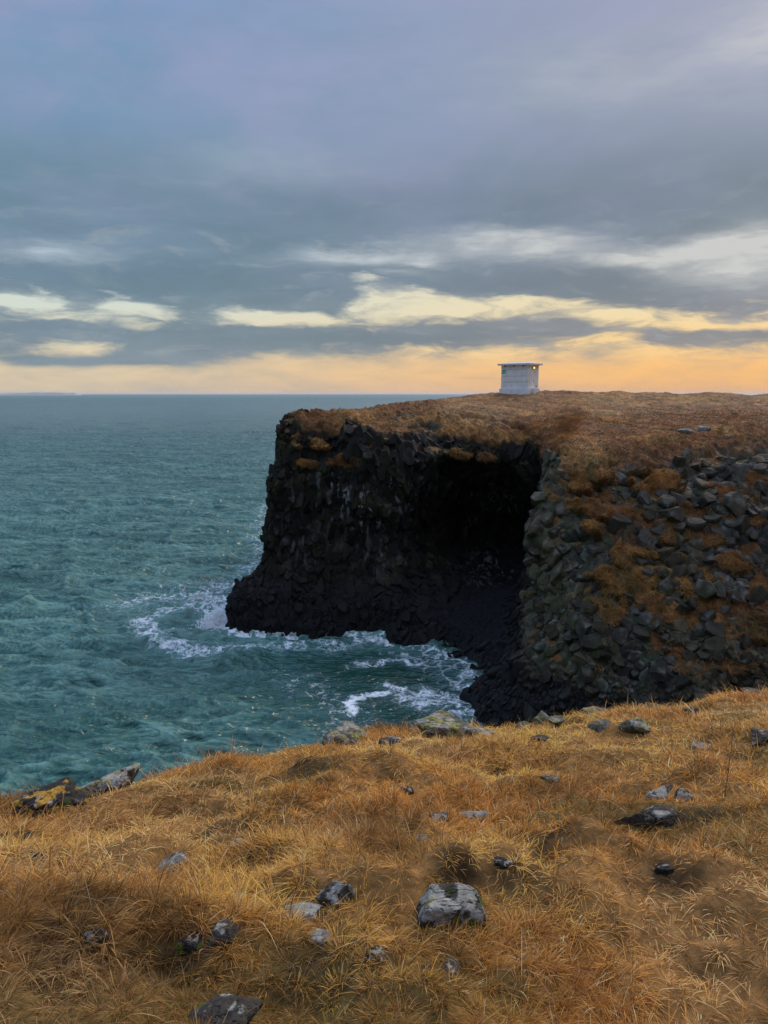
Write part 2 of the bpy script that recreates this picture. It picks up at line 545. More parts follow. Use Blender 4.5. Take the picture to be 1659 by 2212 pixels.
    o = mesh_obj('sea', v, grid_faces(len(aa), len(rr)), sea_material(), None, {'foam': foam, 'cove': cove, 'crest': crest}, smooth=True)
    # the grid runs clockwise with radius: turn the faces up
    o.data.flip_normals()
    tag(o, 'teal wind-rippled sea reaching to the horizon, foamy round the cliff foot', 'sea', kind='structure')
    return o


build_sea()

# ------------------------------------------------------------------ headland (net of surface points, resampled)
# rows: skyline, mid plateau, turf crest, rock top, 5 down the face, waterline
NET = [
    [(860, 878, 106), (830, 884, 103), (790, 892, 100), (770, 930, 99), (765, 980, 99), (762, 1030, 99), (760, 1080, 98), (758, 1120, 98), (755, 1160, 97), ('z', 750, 97)],
    [(690, 894, 84), (672, 896, 80), (655, 898, 76), (640, 912, 75), (632, 980, 75), (628, 1050, 75), (624, 1120, 75), (620, 1190, 74), (600, 1240, 74), ('z', 590, 73)],
    [(616, 902, 66.5), (602, 904, 66), (593, 906, 65.4), (578, 922, 65), (578, 1000, 64.6), (572, 1080, 64.6), (568, 1165, 64.6), (562, 1236, 64.3), (478, 1284, 62.4), ('z', 470, 61.5)],
    [(700, 893, 73), (690, 896, 70), (680, 903, 67.5), (675, 938, 65.5), (672, 1010, 65), (672, 1090, 65), (672, 1165, 64.8), (665, 1240, 64.3), (650, 1295, 62.6), ('z', 640, 61.5)],
    [(850, 871, 86), (850, 884, 78), (850, 903, 71.5), (855, 934, 67), (855, 1000, 64.8), (860, 1080, 64.8), (860, 1160, 65.5), (860, 1245, 63.6), (850, 1305, 61.3), ('z', 835, 60.0)],
    [(990, 855, 93), (990, 873, 83), (990, 897, 74), (1000, 936, 69), (1000, 985, 67), (1010, 1060, 77), (1010, 1170, 79), (1010, 1260, 68), (990, 1335, 60.3), ('z', 930, 57.6)],
    [(1100, 846, 95), (1100, 878, 81), (1108, 915, 72), (1118, 955, 68), (1112, 1000, 67), (1122, 1080, 77), (1132, 1170, 79), (1120, 1260, 67), (1080, 1365, 56.2), ('z', 988, 53)],
    [(1200, 843, 95), (1210, 888, 74), (1206, 932, 63), (1200, 962, 60), (1200, 1010, 61), (1194, 1080, 66), (1188, 1170, 66), (1175, 1260, 56.5), (1120, 1390, 51), ('z', 975, 48.8)],
    [(1262, 842, 95), (1262, 898, 68), (1236, 952, 56), (1190, 985, 51.8), (1156, 1060, 50), (1130, 1150, 49), (1126, 1240, 48), (1134, 1325, 47), (1102, 1450, 45.5), ('z', 1012, 43.5)],
    [(1330, 842, 95), (1325, 903, 67), (1312, 958, 55), (1300, 998, 50.8), (1295, 1080, 47.8), (1290, 1170, 45.2), (1285, 1270, 43.2), (1280, 1370, 41.6), (1265, 1480, 40), ('z', 1240, 37.5)],
    [(1480, 843, 96), (1480, 903, 66), (1480, 948, 56), (1480, 980, 51.8), (1480, 1070, 48), (1480, 1170, 44.6), (1480, 1270, 42.4), (1480, 1370, 40.6), (1480, 1470, 38.6), ('z', 1480, 36)],
    [(1690, 848, 96), (1690, 903, 66), (1690, 935, 57), (1690, 965, 52), (1690, 1060, 48), (1690, 1160, 44.6), (1690, 1260, 42), (1690, 1360, 40), (1690, 1470, 38), ('z', 1690, 35.5)],
    [(2150, 850, 90), (2150, 905, 62), (2150, 930, 54), (2150, 970, 49), (2150, 1060, 45.5), (2150, 1160, 42.5), (2150, 1260, 40), (2150, 1360, 38), (2150, 1470, 36), ('z', 2150, 33.5)],
    [(2900, 850, 80), (2900, 905, 55), (2900, 930, 48), (2900, 970, 43), (2900, 1060, 40), (2900, 1160, 37), (2900, 1260, 35), (2900, 1360, 33), (2900, 1470, 31), ('z', 2900, 29)],
]
USEG = [70, 120, 130, 150, 130, 100, 90, 130, 140, 130, 150, 90, 50]
VSEG = [14, 26, 130, 80, 60, 62, 62, 62, 62, 62, 62, 16]


def z0_at(px, yd):
    # x from the column's picture position at sea level and the given distance
    lo, hi = 851.0, 2600.0
    for _ in range(40):
        mid = (lo + hi) / 2
        if at_y(px, mid, yd)[2] > 0: lo = mid
        else: hi = mid
    p = at_y(px, lo, yd)
    return (p[0], p[1], 0.0)


def gauss1(arr, sig, axis):
    rad = int(sig * 3)
    k = np.exp(-0.5 * (np.arange(-rad, rad + 1) / sig) ** 2)
    k /= k.sum()
    pad = [(0, 0)] * arr.ndim
    pad[axis] = (rad, rad)
    a = np.pad(arr, pad, mode='edge')
    out = np.zeros_like(arr)
    n = arr.shape[axis]
    for i, w in enumerate(k):
        sl = [slice(None)] * arr.ndim
        sl[axis] = slice(i, i + n)
        out += w * a[tuple(sl)]
    return out


def normals_grid(P):
    du = np.gradient(P, axis=0)
    dv = np.gradient(P, axis=1)
    n = np.cross(dv, du)
    n /= np.linalg.norm(n, axis=2, keepdims=True) + 1e-9
    return n


# table of hexagonal-prism blocks for jointed basalt
_tg = np.random.default_rng(11)
TN = 512
T_off = _tg.uniform(-0.42, 0.42, (TN, 3)).astype(np.float32)
T_R = _tg.uniform(0.60, 0.82, TN).astype(np.float32)
T_cap = _tg.uniform(0.14, 0.46, TN).astype(np.float32)
T_tilt = _tg.normal(0, 0.30, (TN, 3)).astype(np.float32)
T_ax = np.zeros((TN, 4, 3), dtype=np.float32)
for _i in range(TN):
    Rm = Matrix.Rotation(_tg.uniform(0, 6.28), 3, 'Z')
    ax_ = Vector(_tg.normal(0, 1, 3)).normalized()
    Rm = Matrix.Rotation(_tg.normal(0, 0.38), 3, ax_) @ Rm
    for _k in range(3):
        a_ = R(60 * _k + _tg.uniform(-13, 13))
        T_ax[_i, _k] = Rm @ Vector((math.cos(a_), math.sin(a_), 0)) * _tg.uniform(0.85, 1.2)
    T_ax[_i, 3] = Rm @ Vector((0, 0, 1)) * _tg.uniform(0.8, 1.15)


def blocks(p, scale, seed):
    q = (p / np.asarray(scale)).astype(np.float32)
    base = np.floor(q).astype(np.int64)
    best = np.full(len(q), -9.0, dtype=np.float32)
    bid = np.zeros(len(q), dtype=np.int32)
    for dx in (-1, 0, 1):
        for dy in (-1, 0, 1):
            for dz in (-1, 0, 1):
                c = base + (dx, dy, dz)
                ids = (h32(c[:, 0], c[:, 1], c[:, 2], seed) % np.uint32(TN)).astype(np.int32)
                d = q - (c + 0.5).astype(np.float32) - T_off[ids]
                ga = np.abs(np.einsum('nkc,nc->nk', T_ax[ids], d)).max(axis=1)
                f = np.minimum(T_R[ids] - ga, T_cap[ids] + np.einsum('nc,nc->n', T_tilt[ids], d))
                w = f > best
                best[w] = f[w]
                bid[w] = ids[w]
    return best, bid


# turf patches on the stepped rock face (where the turf grows in the photograph)
ZO = lambda x, y: (1042.4 + x * 0.3717, 822.9 + y * 0.3717)
PATCH = [(600, 520, 120, 50), (1000, 570, 130, 45), (720, 752, 190, 32), (1420, 665, 130, 45), (1200, 760, 100, 36), (1080, 960, 45, 80),
         (810, 990, 50, 85), (860, 1140, 210, 50), (880, 1240, 130, 60), (970, 1330, 60, 70), (750, 1370, 60, 60), (1080, 1350, 130, 45),
         (1350, 1290, 120, 55), (1500, 1360, 120, 45), (1070, 1560, 110, 40), (1010, 1500, 40, 40), (1280, 920, 90, 36), (1520, 800, 120, 30),
         (1450, 1060, 80, 45), (900, 990, 60, 20), (1590, 590, 90, 40), (650, 860, 60, 22), (1590, 1480, 80, 30), (1100, 870, 30, 80),
         (690, 1290, 70, 30), (1180, 1190, 40, 40), (1440, 1660, 120, 40), (930, 620, 60, 30), (1330, 620, 60, 20), (1100, 1010, 120, 20),
         (560, 610, 60, 20), (1580, 1210, 60, 40), (1250, 1420, 60, 25)]
PATCH = [(*ZO(a, b), c * 0.3717, d * 0.3717) for a, b, c, d in PATCH]
PATCH += [(493.7 + 400 * .43, 850.3 + 345 * .43, 18, 6), (493.7 + 570 * .43, 850.3 + 335 * .43, 26, 12), (493.7 + 860 * .43, 850.3 + 180 * .43, 18, 5),
          (493.7 + 1150 * .43, 850.3 + 305 * .43, 22, 7), (493.7 + 1290 * .43, 850.3 + 315 * .43, 16, 7), (493.7 + 440 * .43, 850.3 + 240 * .43, 20, 10),
          (493.7 + 340 * .43, 850.3 + 230 * .43, 10, 14)]
RIM_X = [560, 600, 640, 700, 780, 850, 920, 960, 1010, 1080, 1120, 1180, 1210, 1270, 1300, 1360, 1420, 1500, 1570, 1660, 1800]
RIM_Y = [880, 890, 906, 924, 924, 906, 902, 922, 944, 955, 968, 980, 985, 1012, 1002, 988, 975, 972, 965, 958, 960]


def guano(p, px, py):
    # white streaks below the nesting ledges of the dark wall
    st = fbm(p * np.array([3.6, 3.6, 0.7]), 4, 141)
    sb = np.zeros(len(p))
    for (a, b, c, d, w) in [(740, 1085, 60, 40, .8), (800, 1110, 50, 45, 1.0), (860, 1060, 60, 50, .6), (1030, 1060, 55, 22, 1.0), (1090, 1085, 35, 40, .9), (1020, 1140, 30, 25, .6),
                            (1060, 1220, 60, 30, .7), (700, 1040, 60, 30, .5), (820, 1200, 60, 50, .25), (640, 1060, 30, 60, .3), (650, 1170, 60, 60, .2)]:
        sb = np.maximum(sb, w * np.exp(-(((px - a) / c) ** 2 + ((py - b) / d) ** 2)))
    return sst(st, 0.59, 0.72) * sb * 0.75


def tri_nz(p, tris, k):
    a, b, c = p[tris[k]]
    return float(np.cross(b - a, c - a)[2])


def block_templates(n=70):
    g = np.random.default_rng(19)
    out = []
    for i in range(n):
        sides = int(g.integers(5, 8))
        pts = []
        ang = np.cumsum(g.uniform(0.65, 1.35, sides)); ang = ang / ang[-1] * 2 * math.pi + g.uniform(0, 6)
        rad = g.uniform(0.68, 1.15, sides)
        tx, ty = g.normal(0, 0.26, 2)
        ins = g.uniform(0.78, 0.96)
        for a, r_ in zip(ang, rad):
            x, y = math.cos(a) * r_, math.sin(a) * r_
            pts.append((x * 0.9, y * 0.9, -1.3))
            e = 0.34 + g.uniform(-0.20, 0.10)
            pts.append((x, y, e + tx * x + ty * y - 0.05))
            pts.append((x * ins, y * ins, 0.52 + tx * x * 1.3 + ty * y * 1.3 + g.uniform(-0.07, 0.05)))
        pts.append((g.uniform(-.3, .3), g.uniform(-.3, .3), 0.58 + g.uniform(0, 0.10)))
        bm = bmesh.new()
        for q in pts: bm.verts.new(q)
        r_ = bmesh.ops.convex_hull(bm, input=bm.verts)
        junk = [e_ for e_ in set(r_['geom_interior']) | set(r_['geom_unused']) if isinstance(e_, bmesh.types.BMVert)]
        if junk: bmesh.ops.delete(bm, geom=junk, context='VERTS')
        bmesh.ops.recalc_face_normals(bm, faces=bm.faces)
        bmesh.ops.triangulate(bm, faces=bm.faces)
        bmesh.ops.subdivide_edges(bm, edges=bm.edges, cuts=1, use_grid_fill=True)
        bmesh.ops.triangulate(bm, faces=bm.faces)
        bm.verts.index_update()
        v = np.array([q.co[:] for q in bm.verts])
        no = np.array([q.normal[:] for q in bm.verts])
        v = v + no * ((fbm(v * 1.7 + i * 9.1, 3, 77) - 0.5) * 0.20)[:, None]
        f = np.array([[q.index for q in fc.verts] for fc in bm.faces])
        bm.free()
        out.append((v, f))
    return out


def jointed_blocks(p2, nd, n, g, rc0, tint, spur, wet, px, nu, nv):
    """column ends of the jointed basalt, packed over the bare rock"""
    q = np.random.default_rng(23)
    P = p2.reshape(nu, nv, 3)
    area = np.zeros((nu, nv))
    area[:-1, :-1] = np.linalg.norm(np.diff(P, axis=0)[:, :-1], axis=2) * np.linalg.norm(np.diff(P, axis=1)[:-1], axis=2)
    rockw = (g < 0.30) & (p2[:, 2] > -1.0) & (p2[:, 1] < 90) & (px > 480) & (px < 1900) & (p2[:, 1] > 28)
    rockw &= (n[:, 2] < 0.93)
    w = area.ravel() * rockw
    w = w / w.sum()
    cand = q.choice(len(w), 300000, p=w)
    nz = fbm(p2[cand] * 0.35, 3, 501)
    z = p2[cand, 2]
    sp = spur[cand] > 0.5
    rad = np.where(sp, 0.20 + 0.44 * sst(z, 3, 13) * sst(nz, 0.40, 0.60) + 0.12 * sst(1290 - px[cand], -60, 60), 0.24 + 0.34 * sst(nz, 0.42, 0.6))
    rad = rad * (1 - 0.45 * wet[cand]) * np.exp(q.normal(-0.04, 0.36, len(cand)))
    rad = np.minimum(rad, np.where(sp, 0.60, 0.50) * np.where(g[cand] > 0.02, 0.7, 1.0))
    rad = np.where(px[cand] < 640, np.minimum(rad, np.where(z > 16.0, 0.20, 0.36)), rad)
    cell = {}
    CS = 1.5
    keep = []
    pts = p2[cand]
    for i in np.argsort(-rad + q.normal(0, 0.10, len(rad))):
        x, y, zz = pts[i]; r0 = rad[i]
        kx, ky, kz = int(x // CS), int(y // CS), int(zz // CS)
        ok = True
        for ax in (kx - 1, kx, kx + 1):
            for ay in (ky - 1, ky, ky + 1):
                for az_ in (kz - 1, kz, kz + 1):
                    for (a, b, c, r1) in cell.get((ax, ay, az_), ()):
                        m = (r0 + r1) * 0.77
                        if (x - a) ** 2 + (y - b) ** 2 + (zz - c) ** 2 < m * m:
                            ok = False
                            break
                    if not ok: break
                if not ok: break
            if not ok: break
        if ok:
            cell.setdefault((kx, ky, kz), []).append((x, y, zz, r0))
            keep.append(i)
    keep = np.array(keep)
    T = block_templates()
    tid = q.integers(0, len(T), len(keep))
    V, Fc, Cc = [], [], []
    off = 0
    ns = n[cand[keep]] * 0.75 + nd[cand[keep]] * 0.25 + q.normal(0, 0.30, (len(keep), 3))
    ns /= np.linalg.norm(ns, axis=1, keepdims=True)
    base = rc0[cand[keep]] / np.maximum(tint[cand[keep]][:, None], 0.2)
    for j, k in enumerate(keep):
        v, f = T[tid[j]]
        nn = ns[j]
        up = np.array([0, 0, 1.0]) - nn * nn[2]
        up /= np.linalg.norm(up) + 1e-6
        sd = np.cross(nn, up)
        r0 = rad[k]
        tall = q.uniform(0.75, 1.25) if sp[k] else q.uniform(1.1, 2.3)
        a = q.uniform(0, 6.28)
        ca, sa = math.cos(a), math.sin(a)
        u = v[:, 0] * ca - v[:, 1] * sa; t = v[:, 0] * sa + v[:, 1] * ca
        depth = q.uniform(0.55, 1.05) * (0.95 if sp[k] else 0.7)
        h = v[:, 2] * depth + q.uniform(-0.45, 0.20)
        w_ = pts[k] + (u[:, None] * sd + t[:, None] * up * tall + h[:, None] * nn) * r0 * 1.06
        V.append(w_); Fc.append(f + off); off += len(v)
        tn = q.uniform(0.34, 1.20)
        hue = np.array([1 + q.normal(0, .05), 1, 1 + q.normal(0, .07)])
        Cc.append(np.repeat((base[j] * tn * hue)[None], len(v), axis=0))
    print('blocks', len(keep))
    return np.concatenate(V), np.concatenate(Fc), np.clip(np.concatenate(Cc), 0.002, 0.6)


def build_headland():
    ctrl = np.zeros((len(NET), 10, 3))
    for i, col in enumerate(NET):
        for j, c in enumerate(col):
            ctrl[i, j] = z0_at(c[1], c[2]) if c[0] == 'z' else at_y(*c)
    # hidden far side (two rows before the skyline) and a row under water
    sky = ctrl[:, 0:1]
    b1 = sky * np.array([1.22, 1.22, 1.0]); b1[..., 2] = sky[..., 2] - 4.5
    b0 = sky * np.array([1.36, 1.36, 1.0]); b0[..., 2] = -2.5
    uw = ctrl[:, 9:10].copy(); uw[..., 2] = -2.5; uw[..., 1] -= 0.8
    net = np.concatenate([b0, b1, ctrl, uw], axis=1)          # 13 rows
    # resample
    def lerp_axis(a, segs, axis):
        outs = []
        n = a.shape[axis]
        for k in range(n - 1):
            t = np.linspace(0, 1, segs[k], endpoint=False)
            s0 = np.take(a, k, axis=axis); s1 = np.take(a, k + 1, axis=axis)
            outs.append(np.stack([s0 * (1 - q) + s1 * q for q in t], axis=axis))
        outs.append(np.take(a, [n - 1], axis=axis))
        return np.concatenate(outs, axis=axis)
    P = lerp_axis(net, USEG, 0)
    P = lerp_axis(P, VSEG, 1)
    P = gauss1(gauss1(P, 14, 0), 10, 1)
    nu, nv = P.shape[:2]
    N = normals_grid(P)
    if N[nu // 2, 200, 2] < 0: N = -N
    # large shapes first
    p = P.reshape(-1, 3).copy(); n = N.reshape(-1, 3)
    px, py = proj(p)
    rim = np.interp(px, RIM_X, RIM_Y)
    wob = (fbm(p * 0.45, 4, 21) - 0.5)
    g = sst(rim + wob * 70 - py, -9, 9)
    g = np.where(p[:, 1] > 85, 1.0, g)
    pn = (fbm(p * np.array([0.9, 0.9, 1.3]), 5, 41, 0.6) - 0.5)
    pn2 = (fbm(p * np.array([3.0, 3.0, 4.0]), 3, 43) - 0.5)
    for (a, b, c, d) in PATCH:
        q = ((px - a) / c) ** 2 + ((py - b - 0.12 * (px - a)) / d) ** 2
        g = np.maximum(g, sst(1.55 - q + pn * 5.0 + pn2 * 2.2, 0.0, 0.5))
    behind = (p[:, 1] > 78) & (p[:, 2] < 15)
    g = np.where(behind & (p[:, 0] < 10), 0.0, g)
    rock = 1 - g
    wet = sst(4.2 - p[:, 2] + (fbm(p * 0.6, 3, 71) - .5) * 2.0, -0.8, 1.0)
    spur = sst(px, 1090, 1150) * (p[:, 1] < 58)
    disp = (fbm(p * 0.17, 3, 51) - 0.5) * 2.2 * np.clip(rock + 0.15, 0, 1) * (0.35 + 0.65 * (p[:, 1] < 80))
    # column bundles, boulders, rubble
    warp = np.stack([fbm(p * 0.5, 2, 61), fbm(p * 0.5, 2, 62), fbm(p * 0.5, 2, 63)], 1) - 0.5
    idx = np.where((rock > 0.02) & (p[:, 2] > -2.4) & (p[:, 1] < 82))[0]
    pi = p[idx] + warp[idx] * 0.5
    f1, b1_ = blocks(pi, (1.25, 1.25, 1.35), 5)
    f2, b2_ = blocks(pi + 3.3, (0.55, 0.55, 0.60), 6)
    f3, b3_ = blocks(pi + 7.7, (0.95, 0.95, 1.9), 8)
    f4, b4_ = blocks(pi * 1.0 + 1.7, (2.6, 2.6, 2.3), 9)
    sp = spur[idx]
    lowz = sst(9.5 - p[idx, 2], -2, 2)
    selA = sst(fbm(p[idx] * 0.32, 3, 81), 0.42, 0.56)
    small = sst(fbm(p[idx] * 0.22, 3, 83) + 0.35 * (lowz - 0.3), 0.50, 0.54)
    bigs = np.where(sp > 0.5, f1 * 1.75, f3 * 1.5)
    big = bigs * 0.45 * (1 - small) + (f2 * 0.5 + 0.1) * small + f4 * 1.2
    big *= (1 - 0.35 * wet[idx])
    rough = (fbm(p[idx] * 2.6, 4, 91) - 0.5) * (0.08 + 0.35 * wet[idx])
    dd = np.zeros(len(p))
    dd[idx] = (big + rough) * 1.0 - 0.70
    # strata: darker recessed courses on the spur
    course = np.abs(((p[:, 2] + wob * 2.4 + p[:, 0] * 0.05) / 3.1) % 1.0 - 0.5)
    dd -= sst(course, 0.38, 0.5) * 0.6 * sst(fbm(p * 0.3, 3, 95), 0.5, 0.62) * rock * (p[:, 1] < 80)
    tus = fbm(p * np.array([1.5, 1.1, 1.5]), 4, 101)
    steep = 1 - np.clip(n[:, 2], 0, 1)
    band = np.exp(-((rim - 12 - py) / 26.0) ** 2)
    tdisp = (tus - 0.5) * (0.35 + 0.9 * steep + 0.8 * band) + (fbm(p * 3.2, 3, 105) - 0.5) * 0.5 * band + (fbm(p * 0.25, 2, 103) - .5) * 0.7
    # turf scarp below the plateau
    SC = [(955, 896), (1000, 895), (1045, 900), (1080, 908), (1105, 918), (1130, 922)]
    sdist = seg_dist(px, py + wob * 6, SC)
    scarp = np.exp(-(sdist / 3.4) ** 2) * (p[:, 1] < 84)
    tdisp = tdisp - scarp * 1.1
    disp = disp + dd * rock + tdisp * g
    p2 = p + n * disp[:, None]
    # turf and moss take hold on the upward faces of the blocks
    nd = normals_grid(gauss1(gauss1(p2.reshape(nu, nv, 3), 1.6, 0), 1.6, 1)).reshape(-1, 3)
    if nd[(nu // 2) * nv + 200, 2] < 0: nd = -nd
    ledge = sst(nd[:, 2], 0.50, 0.80) * 0.9 * sst(fbm(p * 0.7, 4, 47), 0.53, 0.62) * (p[:, 2] > 4.0) * np.where(spur, 1.0, 0.8 * sst(p[:, 2], 12.5, 15))
    g = np.maximum(g, ledge * (p[:, 1] < 80))
    # ---- colours (the thing's own colours)
    shade = fbm(p * 1.3, 4, 111)
    olive = np.array([0.046, 0.038, 0.020]); grey = np.array([0.046, 0.041, 0.032]); black = np.array([0.010, 0.011, 0.012]); green = np.array([0.030, 0.044, 0.018])
    mixo = sst(fbm(p * 0.35, 3, 121), 0.4, 0.6)[:, None]
    lf = sst(1260 - px, -40, 60)[:, None] * (spur > .5)[:, None]
    rc = grey * (1 - mixo) + olive * mixo
    rc = rc * (1 - 0.7 * lf) + np.array([0.066, 0.058, 0.030]) * 0.7 * lf
    tint = np.ones(len(p))
    tint[idx] = 0.5 + 0.75 * np.where(sp > .5, (b1_ * 37 % 97) / 97.0, (b3_ * 37 % 97) / 97.0) + 0.3 * ((b2_ * 53 % 89) / 89.0)
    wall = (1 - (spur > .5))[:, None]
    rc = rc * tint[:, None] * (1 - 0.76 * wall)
    rc0 = rc.copy()
    mossm = (sst(fbm(p * 1.1, 4, 131), 0.60, 0.68) * (n[:, 2] > 0.05))[:, None] * 0.8
    rc = rc * (1 - mossm) + green * mossm
    lich = (sst(fbm(p * 2.4, 4, 135), 0.64, 0.72) * (spur > .5))[:, None] * 0.4
    rc = rc * (1 - lich) + np.array([0.16, 0.16, 0.14]) * lich
    rc = rc * (1 - wet[:, None]) + black * 0.6 * wet[:, None]
    gu = (guano(p, px, py) * (1 - (spur > .5)))[:, None]
    rc = rc * (1 - gu) + np.array([0.33, 0.33, 0.34]) * gu
    t1 = fbm(p * np.array([0.35, 0.25, 0.5]), 4, 151)
    t2 = fbm(p * np.array([2.0, 1.0, 2.0]), 4, 161)
    straw = np.array([0.30, 0.158, 0.052]); rust = np.array([0.190, 0.088, 0.036]); dark = np.array([0.060, 0.040, 0.016]); og = np.array([0.12, 0.088, 0.036])
    k1 = sst(t1, 0.42, 0.70)[:, None]; k2 = sst(t2, 0.60, 0.36)[:, None]
    gc = rust * (1 - k1) + straw * k1
    far = sst(p[:, 1], 66, 86)[:, None]
    gc = gc * (1 - 0.5 * k2 * (1 - 0.3 * far)) + dark * 0.5 * k2 * (1 - 0.3 * far)
    k3 = sst(fbm(p * 0.5, 4, 171), 0.55, 0.7)[:, None] * 0.5
    gc = gc * (1 - k3) + og * k3
    # trodden path across the plateau
    pathm = np.exp(-(seg_dist(px, py, [(900, 885), (1010, 873), (1090, 882), (1180, 893), (1260, 905)]) / 2.5) ** 2)[:, None] * 0.5
    gc = gc * (1 - pathm) + straw * 1.1 * pathm
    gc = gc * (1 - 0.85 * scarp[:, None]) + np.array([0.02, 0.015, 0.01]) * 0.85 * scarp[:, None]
    gg = g[:, None]
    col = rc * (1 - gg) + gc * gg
    bv, bf, bc = jointed_blocks(p2, nd, n, g, rc0, tint, spur, wet, px, nu, nv)
    bpx, bpy = proj(bv)
    gb = guano(bv, bpx, bpy)[:, None] * (bv[:, 1] > 57)[:, None]
    bc = bc * (1 - gb) + np.array([0.30, 0.30, 0.31]) * gb
    mb = (sst(fbm(bv * 1.1, 4, 131), 0.60, 0.70) * 0.6)[:, None]
    bc = bc * (1 - mb) + np.array([0.036, 0.036, 0.014]) * mb
    lb = (sst(fbm(bv * 2.8, 4, 137), 0.60, 0.70) * (bv[:, 1] < 57) * 0.5)[:, None]
    bc = bc * (1 - lb) + np.array([0.15, 0.145, 0.12]) * lb
    wb = (sst(4.0 - bv[:, 2], -0.8, 1.0) * 0.8)[:, None]
    bc = bc * (1 - wb) + black * 0.6 * wb
    quads = grid_faces(nu, nv)
    tris = np.concatenate([quads[:, [0, 1, 2]], quads[:, [0, 2, 3]]])
    if nd[(nu // 2) * nv + 200, 2] * tri_nz(p2, tris, (nu // 2) * (nv - 1) + 200) < 0:
        tris = tris[:, ::-1]
    o = mesh_obj('cliff', np.concatenate([p2, bv]), np.concatenate([tris, bf + len(p2)]), MAT_CLIFF, np.concatenate([col, bc]), None, nside=3)
    tag(o, 'dark jointed basalt headland with brown turf on top and a black cave over the cove', 'cliff', kind='structure')
    return p2, n, g, gc, (nu, nv)


HP, HN, HG, HC, (HNU, HNV) = build_headland()


# ------------------------------------------------------------------ blades as one mesh
def blades(name, root, head, lean, length, width, col, mat, segs=3, curl=0.9, facing=None, upv=None):
    """curved tapering strips; root (N,3); head = heading angle; lean = angle from vertical at the base"""
    n = len(root)
    t = np.linspace(0, 1, segs + 1)
    hx, hy = np.cos(head), np.sin(head)
    pos = np.zeros((n, segs + 1, 3))
    cur = root.copy()
    pos[:, 0] = cur
    step = length / segs
    for k in range(segs):
        th = lean + curl * (k + 0.5) / segs
        d = np.stack([hx * np.sin(th), hy * np.sin(th), np.cos(th)], 1)
        cur = cur + d * step[:, None]
        pos[:, k + 1] = cur
    # width direction: horizontal, across the heading, turned a little at random
    tw = head + math.pi / 2 + rng.normal(0, 0.5, n)
    if facing is not None:
        tw = facing + rng.normal(0, 0.6, n)
    w = np.stack([np.cos(tw), np.sin(tw), np.zeros(n)], 1) * (width / 2)[:, None]
    nvb = 2 * segs + 1
    V = np.zeros((n, nvb, 3), dtype=np.float32)
    for k in range(segs):
        f = 1 - 0.55 * t[k] ** 1.5
        V[:, 2 * k] = pos[:, k] - w * f
        V[:, 2 * k + 1] = pos[:, k] + w * f
    V[:, 2 * segs] = pos[:, segs]
    base = (np.arange(n) * nvb)[:, None]
    tris = []
    for k in range(segs - 1):
        tris += [[2 * k, 2 * k + 1, 2 * k + 3], [2 * k, 2 * k + 3, 2 * k + 2]]
    k = segs - 1
    tris += [[2 * k, 2 * k + 1, 2 * k + 2]]
    T = (base[:, :, None] + np.array(tris)[None]).reshape(-1, 3)
    cc = np.repeat(col[:, None, :], nvb, axis=1).reshape(-1, 3)
    return mesh_obj(name, V.reshape(-1, 3), T, mat, cc, nside=3, smooth=True)


def headland_grass():
    p = HP.reshape(HNU, HNV, 3)
    du = np.linalg.norm(np.diff(p, axis=0)[:, :-1], axis=2)
    dv = np.linalg.norm(np.diff(p, axis=1)[:-1], axis=2)
    area = (du * dv)
    g = HG.reshape(HNU, HNV)[:-1, :-1]
    c = p[:-1, :-1]
    px, py = proj(c.reshape(-1, 3))
    vis = ((px > -60) & (px < 1760) & (c[..., 1].ravel() < 104)).reshape(g.shape)
    w = area * np.clip((g - 0.35) * 2, 0, 1) * vis * np.where(c[..., 1] > 70, 0.35, 1.0) * np.where(c[..., 2] < 15.0, 4.0, 1.0)
    w = w.ravel() / w.sum()
    N = 260000
    k = rng.choice(len(w), N, p=w)
    iu, iv = np.divmod(k, HNV - 1)
    a, b = rng.random(N)[:, None], rng.random(N)[:, None]
    root = p[iu, iv] * (1 - a) * (1 - b) + p[iu + 1, iv] * a * (1 - b) + p[iu, iv + 1] * (1 - a) * b + p[iu + 1, iv + 1] * a * b
    nn = HN.reshape(HNU, HNV, 3)[iu, iv]
    root = root - nn * 0.03
    head = np.arctan2(nn[:, 1] - 0.1, nn[:, 0] + 0.25) + rng.normal(0, 0.7, N)
    steep = 1 - np.clip(nn[:, 2], 0, 1)
    lean = np.clip(0.45 + 0.9 * steep + rng.normal(0, 0.25, N), 0.1, 1.9)
    ln = rng.uniform(0.12, 0.36, N) * np.where(root[:, 2] < 15.0, 1.25, 1.0) * (1 + 0.5 * steep) * np.where(root[:, 1] > 75, 0.7, 1.0)
    wd = rng.uniform(0.012, 0.03, N)
    col = HC.reshape(HNU, HNV, 3)[iu, iv] * rng.uniform(0.65, 1.55, N)[:, None]
    col = col * np.array([1.12, 1.06, 0.95])
    low_ = (root[:, 2] < 15.0)[:, None]
    col = np.where(low_, col * 1.25 + np.array([0.0, 0.012, 0.0]), col)
    o = blades('clifftop_grass', root, head, lean, ln, wd, np.clip(col, 0, 0.8), MAT_BLADE, segs=2, curl=1.2, facing=np.zeros(N))
    tag(o, 'brown tussock grass growing over the cliff top and its ledges', 'grass', kind='stuff')


headland_grass()

